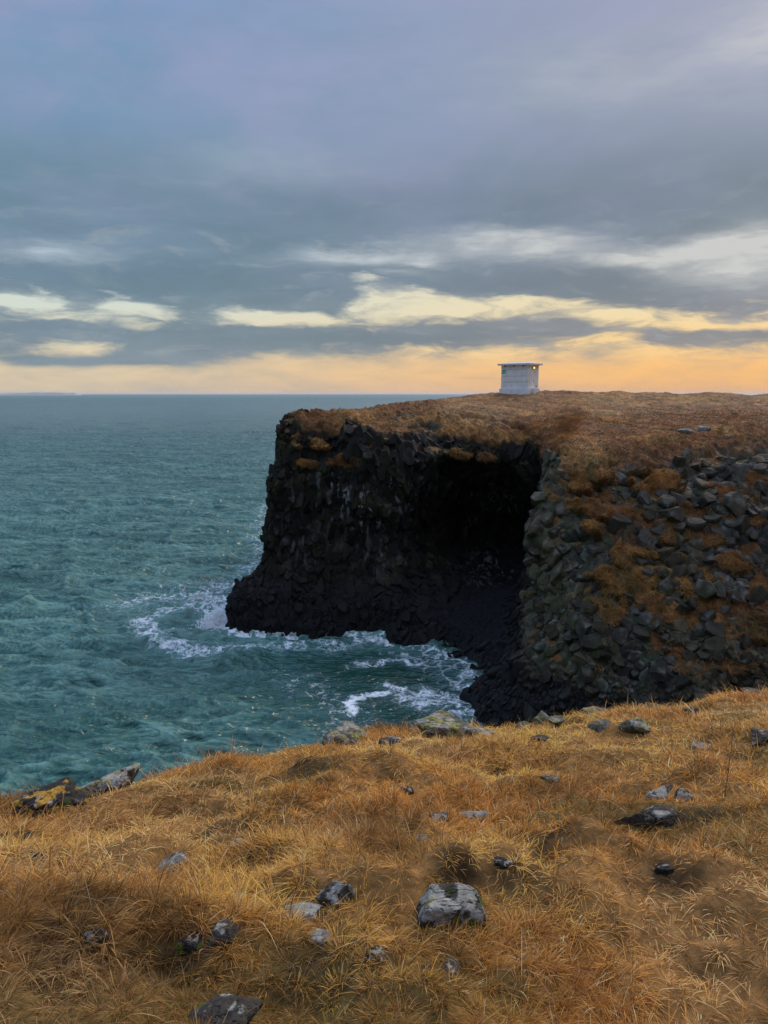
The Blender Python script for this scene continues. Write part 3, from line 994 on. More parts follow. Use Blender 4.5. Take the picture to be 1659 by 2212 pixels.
# ------------------------------------------------------------------ foreground ground
EDGE = [(-1500, 2000, 4.6), (-700, 1860, 5.0), (0, 1752, 6.0), (60, 1742, 6.1), (180, 1732, 6.3), (280, 1712, 6.5), (440, 1672, 7.0), (530, 1662, 7.3), (620, 1632, 7.6), (700, 1616, 7.8),
        (790, 1596, 8.0), (900, 1590, 8.3), (980, 1590, 8.5), (1060, 1588, 8.8), (1150, 1578, 9.2), (1260, 1548, 9.8), (1330, 1542, 10.2), (1480, 1534, 11.2), (1560, 1506, 11.9), (1659, 1496, 12.6), (2200, 1480, 13.5), (3200, 1600, 13)]
_ea, _er, _ez = [], [], []
for (a, b, r_) in EDGE:
    d = px_dir(a, b)
    h = math.hypot(d.x, d.y)
    _ea.append(math.atan2(d.x, d.y)); _er.append(r_); _ez.append(EYE + d.z / h * r_)
_ea, _er, _ez = map(np.array, (_ea, _er, _ez))
Z0 = EYE - 1.62


def ground_z(x, y):
    x = np.asarray(x, dtype=np.float64); y = np.asarray(y, dtype=np.float64)
    a = np.arctan2(x, y); r = np.hypot(x, y)
    re = np.interp(a, _ea, _er); ze = np.interp(a, _ea, _ez)
    t = r / re
    z = Z0 + (ze - Z0) * (0.72 * np.minimum(t, 1) + 0.28 * np.minimum(t, 1) ** 2)
    ov = np.maximum(r - re, 0)
    z = z - (0.45 * ov + 0.16 * ov ** 2) * (ov > 0)
    z = np.maximum(z, -3.0)
    q = v3(x * 0.85, y * 0.85, 5.0)
    hum = (fbm(q, 3, 201) - 0.5) * 0.34 + (fbm(v3(x * 3.2, y * 3.2, 2.0), 2, 211) - 0.5) * 0.17 + np.maximum(fbm(v3(x * 2.0, y * 2.6, 7.0), 2, 215) - 0.54, 0) * 0.30
    edge_soft = 1 - 0.45 * np.exp(-((t - 1) / 0.1) ** 2)
    return z + hum * np.clip(r / 1.2, 0, 1) * edge_soft + np.clip(ov, 0, 6) * (fbm(v3(x, y, z), 3, 223) - 0.5) * 0.25


def hit_ground(px, py):
    d = px_dir(px, py)
    r = np.linspace(0.8, 18, 3000)
    x, y, z = d.x / d.y * r, r, EYE + d.z / d.y * r
    below = z < ground_z(x, y)
    k = np.argmax(below) if below.any() else None
    if k is None or k == 0:
        gap = z - ground_z(x, y)
        k = int(np.argmin(gap))
    return float(x[k]), float(y[k])


HOLES = []          # rocks: no blades grow through them (x, y, rx, ry, rot)


def patch_fields(x, y):
    """shared tone fields of the foreground turf"""
    warm = fbm(v3(x * 0.6, y * 0.6, 1.0), 4, 301)
    green = fbm(v3(x * 0.9, y * 0.9, 8.0), 4, 311)
    pale = fbm(v3(x * 0.7, y * 0.7, 4.0), 4, 321)
    thick = fbm(v3(x * 1.5, y * 1.5, 6.0), 3, 331)
    return warm, green, pale, thick


def pale_spots(x, y):
    s = np.zeros_like(x)
    for (px, py, rr) in [(1560, 2010, .42), (1640, 1960, .35), (1500, 1960, .3), (1620, 2130, .35), (250, 1850, .25), (120, 2130, .3), (60, 1880, .2)]:
        gx, gy = hit_ground(px, py)
        s = np.maximum(s, np.exp(-((x - gx) ** 2 + (y - gy) ** 2) / rr ** 2))
    return s


def dark_spots(x, y):
    s = np.zeros_like(x)
    for (px, py, rr) in [(1120, 1868, .22), (1440, 1885, .2), (670, 2075, .14), (510, 1862, .2), (960, 2095, .15), (130, 2010, .16), (430, 2045, .2), (1480, 1600, .35), (640, 2110, .15),
                         (1430, 1700, .25), (380, 1890, .18), (650, 1650, .4), (620, 1750, .35), (1000, 1880, .16), (820, 2080, .14), (1520, 1760, .2), (230, 1950, .2), (1180, 1800, .2), (1020, 1985, .16), (520, 1790, .2)]:
        gx, gy = hit_ground(px, py)
        s = np.maximum(s, np.exp(-((x - gx) ** 2 + (y - gy) ** 2) / rr ** 2))
    return s


def build_foreground():
    rr = np.concatenate([np.linspace(0.0, 1.2, 8), np.exp(np.arange(math.log(1.3), math.log(17), 0.0075)), np.linspace(17.3, 30, 50)])
    a1 = np.linspace(-R(40), R(40), 700)
    aa = np.concatenate([np.linspace(-R(180), -R(41), 60), a1, np.linspace(R(41), R(180), 60)])
    A, RR = np.meshgrid(aa, rr, indexing='ij')
    x, y = (RR * np.sin(A)).ravel(), (RR * np.cos(A)).ravel()
    z = ground_z(x, y)
    warm, green, pale, thick = patch_fields(x, y)
    n = fbm(v3(x * 6, y * 6, 1.0), 4, 341)
    c = np.array([0.24, 0.125, 0.040])[None] * (0.45 + 1.0 * n[:, None])
    k = sst(green, 0.52, 0.66)[:, None] * 0.6
    c = c * (1 - k) + np.array([0.075, 0.066, 0.020]) * k
    dk = dark_spots(x, y)[:, None]
    c = c * (1 - 0.75 * dk) + np.array([0.020, 0.016, 0.010]) * 0.75 * dk
    # bare rock where the ground falls away to the sea
    ov = np.hypot(x, y) - np.interp(np.arctan2(x, y), _ea, _er)
    rk = sst(ov, 1.2, 2.6)[:, None]
    c = c * (1 - rk) + np.array([0.04, 0.04, 0.038]) * rk
    o = mesh_obj('ground', np.stack([x, y, z], 1), grid_faces(len(aa), len(rr)), MAT_SOIL, c, smooth=True)
    o.data.flip_normals()
    tag(o, 'grassy clifftop slope in front, matted with dead golden turf', 'ground', kind='structure')


build_foreground()

# ------------------------------------------------------------------ rocks in the foreground
def rock_mesh(seed, planes=13, soft=14.0, sub=5, rough=0.05):
    g = np.random.default_rng(seed)
    bm = bmesh.new()
    bmesh.ops.create_icosphere(bm, subdivisions=sub, radius=1.0)
    v = np.array([q.co[:] for q in bm.verts])
    f = np.array([[q.index for q in fc.verts] for fc in bm.faces])
    bm.free()
    n = v / np.linalg.norm(v, axis=1, keepdims=True)
    m = g.normal(0, 1, (planes, 3)); m[0] = (0.1 * g.normal(), 0.1 * g.normal(), 1); m[1] = (0, 0, -1)
    m /= np.linalg.norm(m, axis=1, keepdims=True)
    h = g.uniform(0.80, 1.0, planes); h[0] = g.uniform(0.66, 0.8)
    d = np.maximum(n @ m.T, 0.02) / h[None]
    inv = (np.sum(d ** soft, axis=1)) ** (1 / soft)
    v = n / inv[:, None]
    off = g.uniform(0, 90, 3)
    v = v * (1 + (fbm(v * 1.6 + off, 4, seed) - 0.5)[:, None] * rough * 5 + (fbm(v * 6.5 + off, 4, seed + 5) - 0.5)[:, None] * rough * 1.6)
    # cracks and chipped ledges
    cr = np.abs(fbm(v * 1.9 + off, 3, seed + 9) - 0.5)
    v = v * (1 - 0.10 * np.exp(-(cr / 0.012) ** 2))[:, None]
    return v, f


def rock_colors(v, zn, kind, seed):
    """kind: lichen amounts (white, yellow, moss), base colour"""
    white, yellow, moss, basec = kind
    n1 = fbm(v * 2.2, 5, seed + 31, 0.6)
    n2 = fbm(v * 2.8 + 4, 5, seed + 37, 0.6)
    n3 = fbm(v * 2.0 + 9, 4, seed + 41, 0.6)
    c = np.tile(np.array(basec), (len(v), 1)) * (0.7 + 0.6 * fbm(v * 3, 3, seed))[:, None]
    w = sst(n1 + 0.10 * zn + 0.35 * (white - 0.5), 0.57, 0.63)[:, None] * (white > 0)
    c = c * (1 - w) + np.array([0.30, 0.285, 0.235]) * (0.42 + 0.75 * n2[:, None]) * w
    yk = sst(n2 + 0.30 * (yellow - 0.5) + 0.05 * zn, 0.56, 0.60)[:, None] * (yellow > 0)
    yc = np.array([0.30, 0.17, 0.025]) if 0.40 < yellow < 0.44 else np.array([0.20, 0.18, 0.06])
    c = c * (1 - yk) + yc * (0.6 + 0.8 * n3[:, None]) * yk
    mk = (sst(n3 - 0.22 * zn + 0.4 * (moss - 0.5), 0.56, 0.62)[:, None]) * (moss > 0)
    c = c * (1 - mk) + np.array([0.055, 0.085, 0.010]) * (0.6 + 0.8 * n1[:, None]) * mk
    return c


DK = (0.050, 0.042, 0.032); MD = (0.085, 0.076, 0.055); BL = (0.026, 0.022, 0.018); OL = (0.085, 0.080, 0.050)
# px, py of the foot's middle, width px, height px, depth ratio, tilt deg (roll), lichen (white, yellow, moss, base), label
ROCKS = [
    (118, 1764, 150, 66, 1.0, -14, (.25, .42, .35, BL), 'long black slab crusted with orange lichen on the left edge of the slope'),
    (222, 1722, 130, 52, 0.9, -16, (.62, .2, .3, BL), 'black ledge rock with white lichen spots behind the orange lichened slab'),
    (52, 1712, 22, 18, 1.0, 0, (.2, 0, 0, DK), 'tiny dark stone on the far left brink above the sea'),
    (57, 1816, 26, 18, 1.0, 0, (0, 0, 0, BL), 'small black stone in the grass below the orange lichened slab'),
    (74, 1862, 30, 24, 1.0, 5, (0, 0, .2, BL), 'dark stone sunk beside a pale grass mat at the left'),
    (368, 1893, 84, 54, 0.8, -26, (.75, 0, .15, DK), 'leaning pale lichened rock with grass hanging over its right side'),
    (512, 1834, 42, 22, 0.8, 0, (.95, 0, 0, MD), 'small white crusted stone lying in orange grass left of centre'),
    (726, 1958, 84, 58, 0.7, -28, (.72, 0, .1, DK), 'pointed rock with white lichen slanting up out of the grass'),
    (642, 1986, 98, 24, 0.7, -6, (.85, 0, 0, (0.10, 0.085, 0.08)), 'flat pinkish grey slab at the foot of the pointed rock'),
    (686, 2040, 66, 26, 0.8, -14, (.8, 0, 0, (0.12, 0.11, 0.10)), 'narrow pale stone below the pointed rock'),
    (972, 1998, 146, 98, 0.8, -8, (.68, .1, .55, DK), 'large boulder with white lichen on top and green moss at its foot'),
    (474, 2046, 78, 50, 0.9, 0, (.12, 0, .15, DK), 'smooth dark rounded rock beside a cushion of moss'),
    (412, 2052, 56, 40, 0.9, 0, (.1, 0, .85, BL), 'mossy black stone left of the smooth rounded rock'),
    (205, 2036, 46, 26, 0.9, 0, (.3, 0, 0, BL), 'dark stone with one white spot in the lower left grass'),
    (470, 2232, 146, 62, 0.8, -12, (.15, 0, .58, DK), 'broad dark slab with bright moss at the bottom edge of the slope'),
    (815, 2076, 48, 26, 0.9, 0, (.35, 0, .35, BL), 'small dark stone with pale speck below and left of the large boulder'),
    (966, 2100, 52, 20, 0.9, 0, (.25, 0, 0, DK), 'flat grey stone almost covered by grass below the large boulder'),
    (936, 1784, 76, 26, 0.8, -4, (.35, 0, .1, DK), 'flat dark rock showing in the middle of the slope'),
    (1010, 1772, 100, 14, 0.5, -9, (.7, 0, 0, DK), 'thin pale stone ridge running right from the flat dark rock'),
    (906, 1820, 46, 16, 0.8, -8, (.95, 0, 0, (0.13, 0.13, 0.13)), 'small flat whitish stone below the flat dark rock'),
    (876, 1716, 36, 24, 0.9, 0, (.3, 0, 0, BL), 'jagged little black rock in the upper middle of the slope'),
    (1190, 1692, 44, 22, 0.8, 0, (.7, .2, 0, MD), 'pale rounded stone right of centre with grass around it'),
    (1428, 1732, 66, 40, 0.8, 4, (.88, 0, 0, DK), 'white lichened stone, left of the pair above the dark boulder'),
    (1478, 1736, 42, 42, 0.8, 20, (.62, 0, 0, BL), 'black and white stone, right of the pair above the dark boulder'),
    (1372, 1796, 76, 62, 0.8, 8, (.1, 0, .2, DK), 'dark round fronted boulder at the right below the lichened pair'),
    (1436, 1776, 84, 36, 0.8, 6, (.25, 0, .1, DK), 'dark flat shelf of rock joined behind the round fronted boulder'),
    (742, 1614, 104, 44, 0.9, -6, (.55, .3, .1, MD), 'grey rock lying along the brink left of the big edge boulder'),
    (844, 1618, 56, 28, 0.9, 4, (.45, 0, 0, DK), 'small slate grey stone just left of the big edge boulder'),
    (968, 1610, 148, 62, 0.8, 4, (.62, .45, .35, OL), 'big olive and grey boulder with pale lichen on the brink above the cove'),
    (1040, 1598, 60, 22, 0.8, 10, (.7, 0, 0, MD), 'grey lichened slab leaning on the right of the big edge boulder'),
    (892, 1588, 32, 14, 0.8, 0, (.5, 0, 0, MD), 'little grey stone on the brink left behind the big edge boulder'),
    (1168, 1564, 48, 30, 0.8, -14, (.3, .3, 0, OL), 'upright olive grey stone on the brink under the black gully'),
    (1132, 1578, 44, 18, 0.8, 0, (.3, .2, 0, OL), 'low olive stone left of the upright brink stone'),
    (1208, 1566, 50, 16, 0.8, 0, (.3, .2, 0, OL), 'flat grey stone right of the upright brink stone'),
    (1166, 1602, 46, 14, 0.8, -6, (.15, 0, 0, DK), 'flat dark stone in grass below the brink stones'),
    (1292, 1542, 58, 28, 0.8, -6, (.3, .58, .1, OL), 'greenish yellow lichened rock on the brink right of the gully'),
    (1302, 1578, 60, 18, 0.8, 0, (.3, .2, 0, MD), 'low grey stone in the grass below the yellow lichened rock'),
    (1372, 1590, 66, 34, 0.8, -8, (.35, .2, .2, OL), 'blocky dark rock right of centre near the brink'),
    (1426, 1540, 48, 16, 0.8, 0, (.3, .3, 0, OL), 'low grey green stone on the brink above the blocky dark rock'),
    (1494, 1548, 34, 24, 0.8, -10, (.3, 0, 0, DK), 'small dark pointed stone on the brink towards the right'),
    (1528, 1622, 56, 14, 0.8, 0, (.75, 0, 0, MD), 'flat pale grey stone in grass beneath the small pointed stone'),
    (1650, 1608, 60, 22, 0.8, 0, (.35, 0, 0, DK), 'dark stone cut by the right edge of the picture'),
    (1636, 1488, 50, 10, 0.8, 0, (.3, 0, 0, DK), 'flat grey stone on the farthest brink at the right'),
    (1440, 1890, 46, 34, 0.8, 0, (.2, 0, 0, BL), 'dark stone in a grassy hollow below the round fronted boulder'),
    (1090, 1872, 44, 20, 0.8, 0, (.1, 0, 0, BL), 'black stone barely showing in a hollow above the large boulder'),
]


def build_rocks():
    for i, (px, py, w, h, dr, roll, kind, label) in enumerate(ROCKS):
        gx, gy = hit_ground(px, py - h * 0.15)
        d = math.hypot(gx, gy, 1.8 + 0.25 * gy)
        s = d / F
        W, H = w * s * 0.45, h * s * 0.9
        seed = 100 + i * 7
        big = w > 70
        v, f = rock_mesh(seed, planes=14 + (i % 8), sub=6 if w > 95 else (5 if w > 40 else 4), rough=0.07 if w < 100 else 0.06)
        v = v - (v.max(0) + v.min(0)) / 2
        v = v / (v.max(0)) * np.array([W, W * dr, H * 0.46])
        a = R(roll)
        rx = np.array([[math.cos(a), 0, -math.sin(a)], [0, 1, 0], [math.sin(a), 0, math.cos(a)]])
        v = v @ rx
        zz = v[:, 2] / (abs(v[:, 2]).max())
        col = rock_colors(v / (W + 1e-6) * 1.0, zz, kind, seed)
        o = mesh_obj('boulder' if w > 60 else 'stone', v, f, MAT_ROCK, col, nside=3, smooth=False)
        yaw = random.Random(seed).uniform(-0.25, 0.25)
        o.rotation_euler = (0, 0, yaw)
        yy = gy + W * dr * 0.4
        gz = float(ground_z(np.array([gx]), np.array([gy]))[0])
        gz2 = float(ground_z(np.array([gx]), np.array([yy]))[0])
        o.location = (gx, yy, (gz + gz2) / 2 + H * (0.06 + (0.26 if (w > 80 and py < 1640) or i < 2 else (0.16 if py < 1640 else (-0.10 if w < 60 else 0)))))
        tag(o, label, 'boulder' if w > 60 else 'stone', 'stones lying in the clifftop grass')
        HOLES.append((gx, yy, W * 0.72, W * dr * 0.72, yaw))


build_rocks()


# ------------------------------------------------------------------ foreground grass
def near_grass():
    def sample(n, amax, r0, r1, pw):
        a = rng.uniform(-amax, amax, n)
        u = rng.random(n)
        # density ~ r^-pw
        e = 2 - pw
        r = (r0 ** e + u * (r1 ** e - r0 ** e)) ** (1 / e)
        return a, r
    a, r = sample(600000, R(34), 1.35, 15.5, 1.2)
    a2, r2 = sample(220000, R(75), 1.35, 14.0, 1.2)
    k2 = np.abs(a2) > R(34)
    a = np.concatenate([a, a2[k2]]); r = np.concatenate([r, r2[k2]])
    re = np.interp(a, _ea, _er)
    keep = r < re + 0.9
    a, r = a[keep], r[keep]
    x, y = r * np.sin(a), r * np.cos(a)
    # gather into tufts
    n = len(x)
    cell = 0.12
    jx, jy = np.floor(x / cell), np.floor(y / cell)
    hx = h32(jx.astype(np.int64), jy.astype(np.int64), np.zeros(n, np.int64), 3) / 4294967295.0
    hy = h32(jx.astype(np.int64), jy.astype(np.int64), np.ones(n, np.int64), 4) / 4294967295.0
    tx, ty = (jx + hx) * cell, (jy + hy) * cell
    pull = 0.55 * (rng.random(n) < 0.75)
    x, y = x + (tx - x) * pull, y + (ty - y) * pull
    ddx, ddy = x - tx, y - ty
    warm, green, pale, thick = patch_fields(x, y)
    dsp = dark_spots(x, y) * sst(fbm(v3(x * 7, y * 7, 3.0), 3, 431), 0.36, 0.56); psp = pale_spots(x, y)
    thin = sst(fbm(v3(x * 2.1, y * 2.1, 11.0), 3, 401), 0.60, 0.72)
    keep = rng.random(n) > np.clip(0.28 * dsp + 0.20 * thin, 0, 0.5)
    for (hx_, hy_, ra, rb, yaw) in HOLES:
        c, s = math.cos(yaw), math.sin(yaw)
        u = ((x - hx_) * c + (y - hy_) * s) / ra
        w = (-(x - hx_) * s + (y - hy_) * c) / rb
        keep &= (u * u + w * w) > 0.80
    ar = np.arctan2(x, y)
    K = keep
    x, y, ddx, ddy, warm, green, pale, thick, dsp, psp = [q[K] for q in (x, y, ddx, ddy, warm, green, pale, thick, dsp, psp)]
    n = len(x)
    r = np.hypot(x, y)
    z = ground_z(x, y) - 0.01
    swirl = fbm(v3(x * 0.8, y * 0.8, 2.0), 3, 411)
    head = 0.55 + (swirl - 0.5) * 7.5 + rng.normal(0, 1.05, n)
    outw = np.arctan2(ddy, ddx)
    use = rng.random(n) < 0.45
    head = np.where(use, outw, head)
    lieup = sst(thick, 0.42, 0.6)
    lean = np.clip(rng.normal(0.95, 0.36, n) - 0.25 * lieup, 0.05, 1.5)
    ln = (0.038 + 0.055 * lieup + 0.06 * rng.random(n) ** 2) * (1 + 0.05 * np.clip(r - 3, 0, 6))
    ln *= 1 - 0.35 * sst(green, 0.54, 0.66)
    long_ = rng.random(n) < 0.035
    ln = np.where(long_, ln * 1.9 + 0.04, ln)
    ln = ln * 0.88 * (1 + 0.15 * psp)
    lean = np.clip(lean + 0.08 + 0.25 * psp, 0, 1.5)
    wd = 0.0021 * (np.maximum(r, 1.8) / 2.0) ** 0.72 * rng.uniform(0.65, 1.45, n) * (1 + 0.2 * psp)
    gold = np.array([0.80, 0.475, 0.135]); orange = np.array([0.64, 0.315, 0.066]); brown = np.array([0.24, 0.118, 0.042])
    strw = np.array([0.74, 0.58, 0.36]); olive = np.array([0.26, 0.22, 0.055]); pink = np.array([0.42, 0.25, 0.15])
    kw = sst(warm, 0.38, 0.62)[:, None]
    col = gold * (1 - kw) + orange * kw
    kb = (sst(thick, 0.52, 0.68) * 0.55)[:, None]
    col = col * (1 - kb) + brown * 1.4 * kb
    kg = (sst(green, 0.52, 0.66) * 0.65 * (rng.random(n) < 0.6))[:, None]
    col = col * (1 - kg) + olive * kg
    kp = (np.clip(sst(pale, 0.60, 0.72) * 0.4 + psp * 0.75, 0, 1) * (rng.random(n) < 0.8))[:, None]
    col = col * (1 - kp) + strw * kp
    u = rng.random(n)
    col = np.where((u < 0.08)[:, None], strw, col)
    hol = sst(fbm(v3(x * 1.3, y * 1.3, 21.0), 4, 441), 0.54, 0.66)[:, None] * (0.35 + 0.65 * rng.random(n))[:, None]
    col = col * (1 - hol * 0.85) + np.array([0.10, 0.062, 0.020]) * hol * 0.85
    col = np.where(((u > 0.10) & (u < 0.24))[:, None], brown, col)
    col = np.where(((u > 0.24) & (u < 0.29))[:, None], pink, col)
    col = col * (0.36 + 1.06 * rng.random(n))[:, None] * np.array([1.12, 0.98, 0.72])
    col = col * (1 - 0.55 * dsp[:, None])
    far = sst(r, 4.0, 9.0)[:, None]
    col = col * (1 + 0.12 * far)
    o = blades('grass', np.stack([x, y, z], 1), head, lean, ln, wd, np.clip(col, 0, 0.85), MAT_BLADE, segs=3, curl=1.0)
    tag(o, 'matted dead golden and rust coloured grass over the near slope', 'grass', kind='stuff')


near_grass()


# ------------------------------------------------------------------ dry stalk at the right
def tube(bm, pts, rad, sides=6):
    rings = []
    for i, p in enumerate(pts):
        p = Vector(p)
        d = (Vector(pts[min(i + 1, len(pts) - 1)]) - Vector(pts[max(i - 1, 0)])).normalized()
        u = d.orthogonal().normalized(); w = d.cross(u)
        rr = rad[i] if hasattr(rad, '__len__') else rad
        rings.append([bm.verts.new(p + (u * math.cos(2 * math.pi * k / sides) + w * math.sin(2 * math.pi * k / sides)) * rr) for k in range(sides)])
    for a, b in zip(rings[:-1], rings[1:]):
        for k in range(sides):
            bm.faces.new((a[k], a[(k + 1) % sides], b[(k + 1) % sides], b[k]))
    bm.faces.new(rings[0][::-1]); bm.faces.new(rings[-1])


def bm_obj(name, bm, mat, parent=None, smooth=False):
    bmesh.ops.recalc_face_normals(bm, faces=bm.faces)
    me = bpy.data.meshes.new(name)
    bm.to_mesh(me); bm.free()
    me.materials.append(mat)
    if smooth:
        for p_ in me.polygons: p_.use_smooth = True
    o = bpy.data.objects.new(name, me)
    C.objects.link(o)
    if parent is not None: o.parent = parent
    return o


def stalk(px, py, top_py, lean_px, label, mat, rad=0.0035, twigs=5, seed=1):
    g = random.Random(seed)
    gx, gy = hit_ground(px, py)
    gz = float(ground_z(np.array([gx]), np.array([gy]))[0])
    d = math.sqrt(gx * gx + gy * gy + (EYE - gz) ** 2)
    H = (py - top_py) / F * d * 1.12
    lx = lean_px / F * d
    pts = [(lx * (k / 8) ** 1.4 + g.uniform(-.006, .006), g.uniform(-.006, .006), H * k / 8) for k in range(9)]
    bm = bmesh.new()
    tube(bm, pts, [rad * (1 - 0.07 * k) for k in range(9)], 5)
    o = bm_obj('dry_stalk', bm, mat, None, True)
    for k in range(twigs):
        q = Vector(pts[3 + (k * 5) // max(twigs, 1)])
        a = g.uniform(0, 6.28)
        b2 = bmesh.new()
        tube(b2, [q, q + Vector((math.cos(a) * .02, math.sin(a) * .02, .03)), q + Vector((math.cos(a) * .03, math.sin(a) * .03, .08))], [rad * .5, rad * .4, rad * .25], 4)
        bm_obj('twig', b2, mat, o, True)
    o.location = (gx, gy, gz - 0.02)
    tag(o, label, 'stalk')


MAT_STALK = mat_plain('dry_stalk', (0.13, 0.08, 0.045), 0.8)
MAT_STALK2 = mat_plain('pale_stalk', (0.42, 0.30, 0.15), 0.8)
stalk(1566, 1722, 1585, 8, 'tall thin brown dead stalk standing above the grass at the right', MAT_STALK, 0.0032, 6, 2)
stalk(1335, 1700, 1640, -14, 'short pale dead stalk standing left of the lichened pair of stones', MAT_STALK2, 0.003, 2, 4)


# ------------------------------------------------------------------ hut
def box(bm, x0, x1, y0, y1, z0, z1):
    vs = [bm.verts.new(c) for c in ((x0, y0, z0), (x1, y0, z0), (x1, y1, z0), (x0, y1, z0), (x0, y0, z1), (x1, y0, z1), (x1, y1, z1), (x0, y1, z1))]
    for f in ((0, 3, 2, 1), (4, 5, 6, 7), (0, 1, 5, 4), (1, 2, 6, 5), (2, 3, 7, 6), (3, 0, 4, 7)):
        bm.faces.new([vs[i] for i in f])


def prism_frustum(bm, x0, x1, y0, y1, z0, z1, ins):
    vs = [bm.verts.new(c) for c in ((x0, y0, z0), (x1, y0, z0), (x1, y1, z0), (x0, y1, z0), (x0 + ins, y0 + ins, z1), (x1 - ins, y0 + ins, z1), (x1 - ins, y1 - ins, z1), (x0 + ins, y1 - ins, z1))]
    for f in ((0, 3, 2, 1), (4, 5, 6, 7), (0, 1, 5, 4), (1, 2, 6, 5), (2, 3, 7, 6), (3, 0, 4, 7)):
        bm.faces.new([vs[i] for i in f])


def build_hut():
    YD = 90.0
    corner = at_y(1139.9, 842.0, YD)
    MW = mat_plain('white_painted_concrete', (0.66, 0.655, 0.64), 0.8, 0.2, 1.5, 0.10)
    MR = mat_plain('grey_roof_slab', (0.55, 0.55, 0.55), 0.8, 0.2, 2.0, 0.12)
    MG = mat_plain('groove_shadow_paint', (0.20, 0.20, 0.21), 0.8)
    MD_ = mat_plain('cream_door_paint', (0.78, 0.75, 0.66), 0.6)
    MGR = mat_plain('green_glow_pane', (0.0, 0.30, 0.20), 0.5, 0.3, 3, 0.1, emit=(0.0, 0.45, 0.30), estr=0.25)  # window pane with a faint green glow of its own, not a lamp
    MFR = mat_plain('dark_frame', (0.06, 0.05, 0.05), 0.6)
    ML = mat_plain('amber_lamp_glass', (0.8, 0.35, 0.05), 0.4, emit=(1.0, 0.42, 0.06), estr=2.2)
    MHO = mat_plain('lamp_housing', (0.45, 0.28, 0.16), 0.6)
    root = bpy.data.objects.new('signal_hut', None)
    C.objects.link(root)
    root.location = corner
    ang = R(40.5)
    # local x runs along the long wall away to the left (-x), local y away from the viewer along the door wall
    root.rotation_euler = (0, 0, -ang)
    tag(root, 'small white concrete lighthouse hut with flat overhanging roof on the headland skyline', 'hut')
    L, Wd, H = 3.62, 2.42, 2.84
    t = 0.16
    bm = bmesh.new()
    # long wall with a window hole near its left end, in courses with recessed joints
    wz0, wz1, wx0, wx1 = 1.88, 2.30, -L + 0.16, -L + 0.62
    joints = [0.90, 1.58, 2.36]
    zs = [0.14] + joints + [H]
    for k in range(4):
        z0, z1 = zs[k] + (0.036 if k else 0), zs[k + 1] - (0.036 if k < 3 else 0)
        if k == 2:
            box(bm, wx1, -0.0, 0, t, z0, z1)
            box(bm, -L, wx0, 0, t, z0, z1)
            box(bm, wx0, wx1, 0, t, z0, wz0)
            box(bm, wx0, wx1, 0, t, wz1, z1)
        else:
            box(bm, -L, 0, 0, t, z0, z1)
    for j in joints:
        box(bm, -L + .02, -.02, 0.06, t - .002, j - 0.036, j + 0.036)
    # far long wall
    box(bm, -L, 0, Wd - t, Wd, 0.14, H)
    # left end wall
    box(bm, -L, -L + t, t + .001, Wd - t - .001, 0.14, H)
    # door wall with opening
    dy0, dy1, dz1 = 0.78, 1.50, 2.14
    box(bm, -t, 0, t + .001, dy0, 0.14, H)
    box(bm, -t, 0, dy1, Wd - t - .001, 0.14, H)
    box(bm, -t, 0, dy0, dy1, dz1, H)
    bm_obj('wall', bm, MW, root)
    bm = bmesh.new()
    e = 0.13
    box(bm, -L - e, e, -e, 0.02, -0.9, 0.139)
    box(bm, -L - e, e, Wd - .02, Wd + e, -0.9, 0.139)
    box(bm, -L - e, -L + .02, .021, Wd - .021, -0.9, 0.139)
    box(bm, -.02, e, .021, Wd - .021, -0.9, 0.139)
    bm_obj('plinth', bm, MW, root)
    bm = bmesh.new()
    o_ = 0.33
    box(bm, -L - o_, o_, -o_, Wd + o_, H + .001, H + 0.19)
    prism_frustum(bm, -L - o_ + .02, o_ - .02, -o_ + .02, Wd + o_ - .02, H + 0.192, H + 0.36, 0.95)
    bm_obj('roof', bm, MR, root)
    for cx_ in (-3.05, -1.9, -0.62):
        bm = bmesh.new()
        box(bm, cx_ - .05, cx_ + .05, -0.14, -0.001, H - 0.15, H - 0.001)
        bm_obj('bracket', bm, MFR, root)
    win = bmesh.new()
    fr = 0.045
    box(win, wx0, wx0 + fr, 0.03, 0.10, wz0, wz1); box(win, wx1 - fr, wx1, 0.03, 0.10, wz0, wz1)
    box(win, wx0 + fr, wx1 - fr, 0.03, 0.10, wz0, wz0 + fr); box(win, wx0 + fr, wx1 - fr, 0.03, 0.10, wz1 - fr, wz1)
    wo_ = bm_obj('window', win, MFR, root)
    bm = bmesh.new()
    box(bm, wx0 + fr, wx1 - fr, 0.05, 0.07, wz0 + fr, wz1 - fr)
    bm_obj('pane', bm, MGR, wo_)
    bm = bmesh.new()
    box(bm, -0.09, -0.04, dy0 + .02, dy1 - .02, 0.16, dz1 - .02)
    dr_ = bm_obj('door', bm, MD_, root)
    bm = bmesh.new()
    box(bm, -0.04, 0.02, dy0, dy0 + .05, 0.14, dz1); box(bm, -0.04, 0.02, dy1 - .05, dy1, 0.14, dz1); box(bm, -0.04, 0.02, dy0 + .05, dy1 - .05, dz1 - .05, dz1)
    bm_obj('door_frame', bm, MD_, dr_)
    bm = bmesh.new()
    box(bm, -0.04, 0.03, dy1 - .16, dy1 - .10, 1.0, 1.06)
    bm_obj('handle', bm, MFR, dr_)
    bm = bmesh.new()
    box(bm, 0.001 + e, 0.55, dy0 - .1, dy1 + .1, -0.5, 0.12)
    bm_obj('doorstep', bm, MW, root)
    bm = bmesh.new()
    box(bm, 0.001, 0.03, 1.85, 1.97, 0.36, 0.50)
    bm_obj('air_vent', bm, MFR, root)
    # sector lamp over the door: round housing with a glowing lens
    bm = bmesh.new()
    mtx = Matrix.Translation((0.05, 1.14, 2.52)) @ Matrix.Rotation(R(90), 4, 'Y')
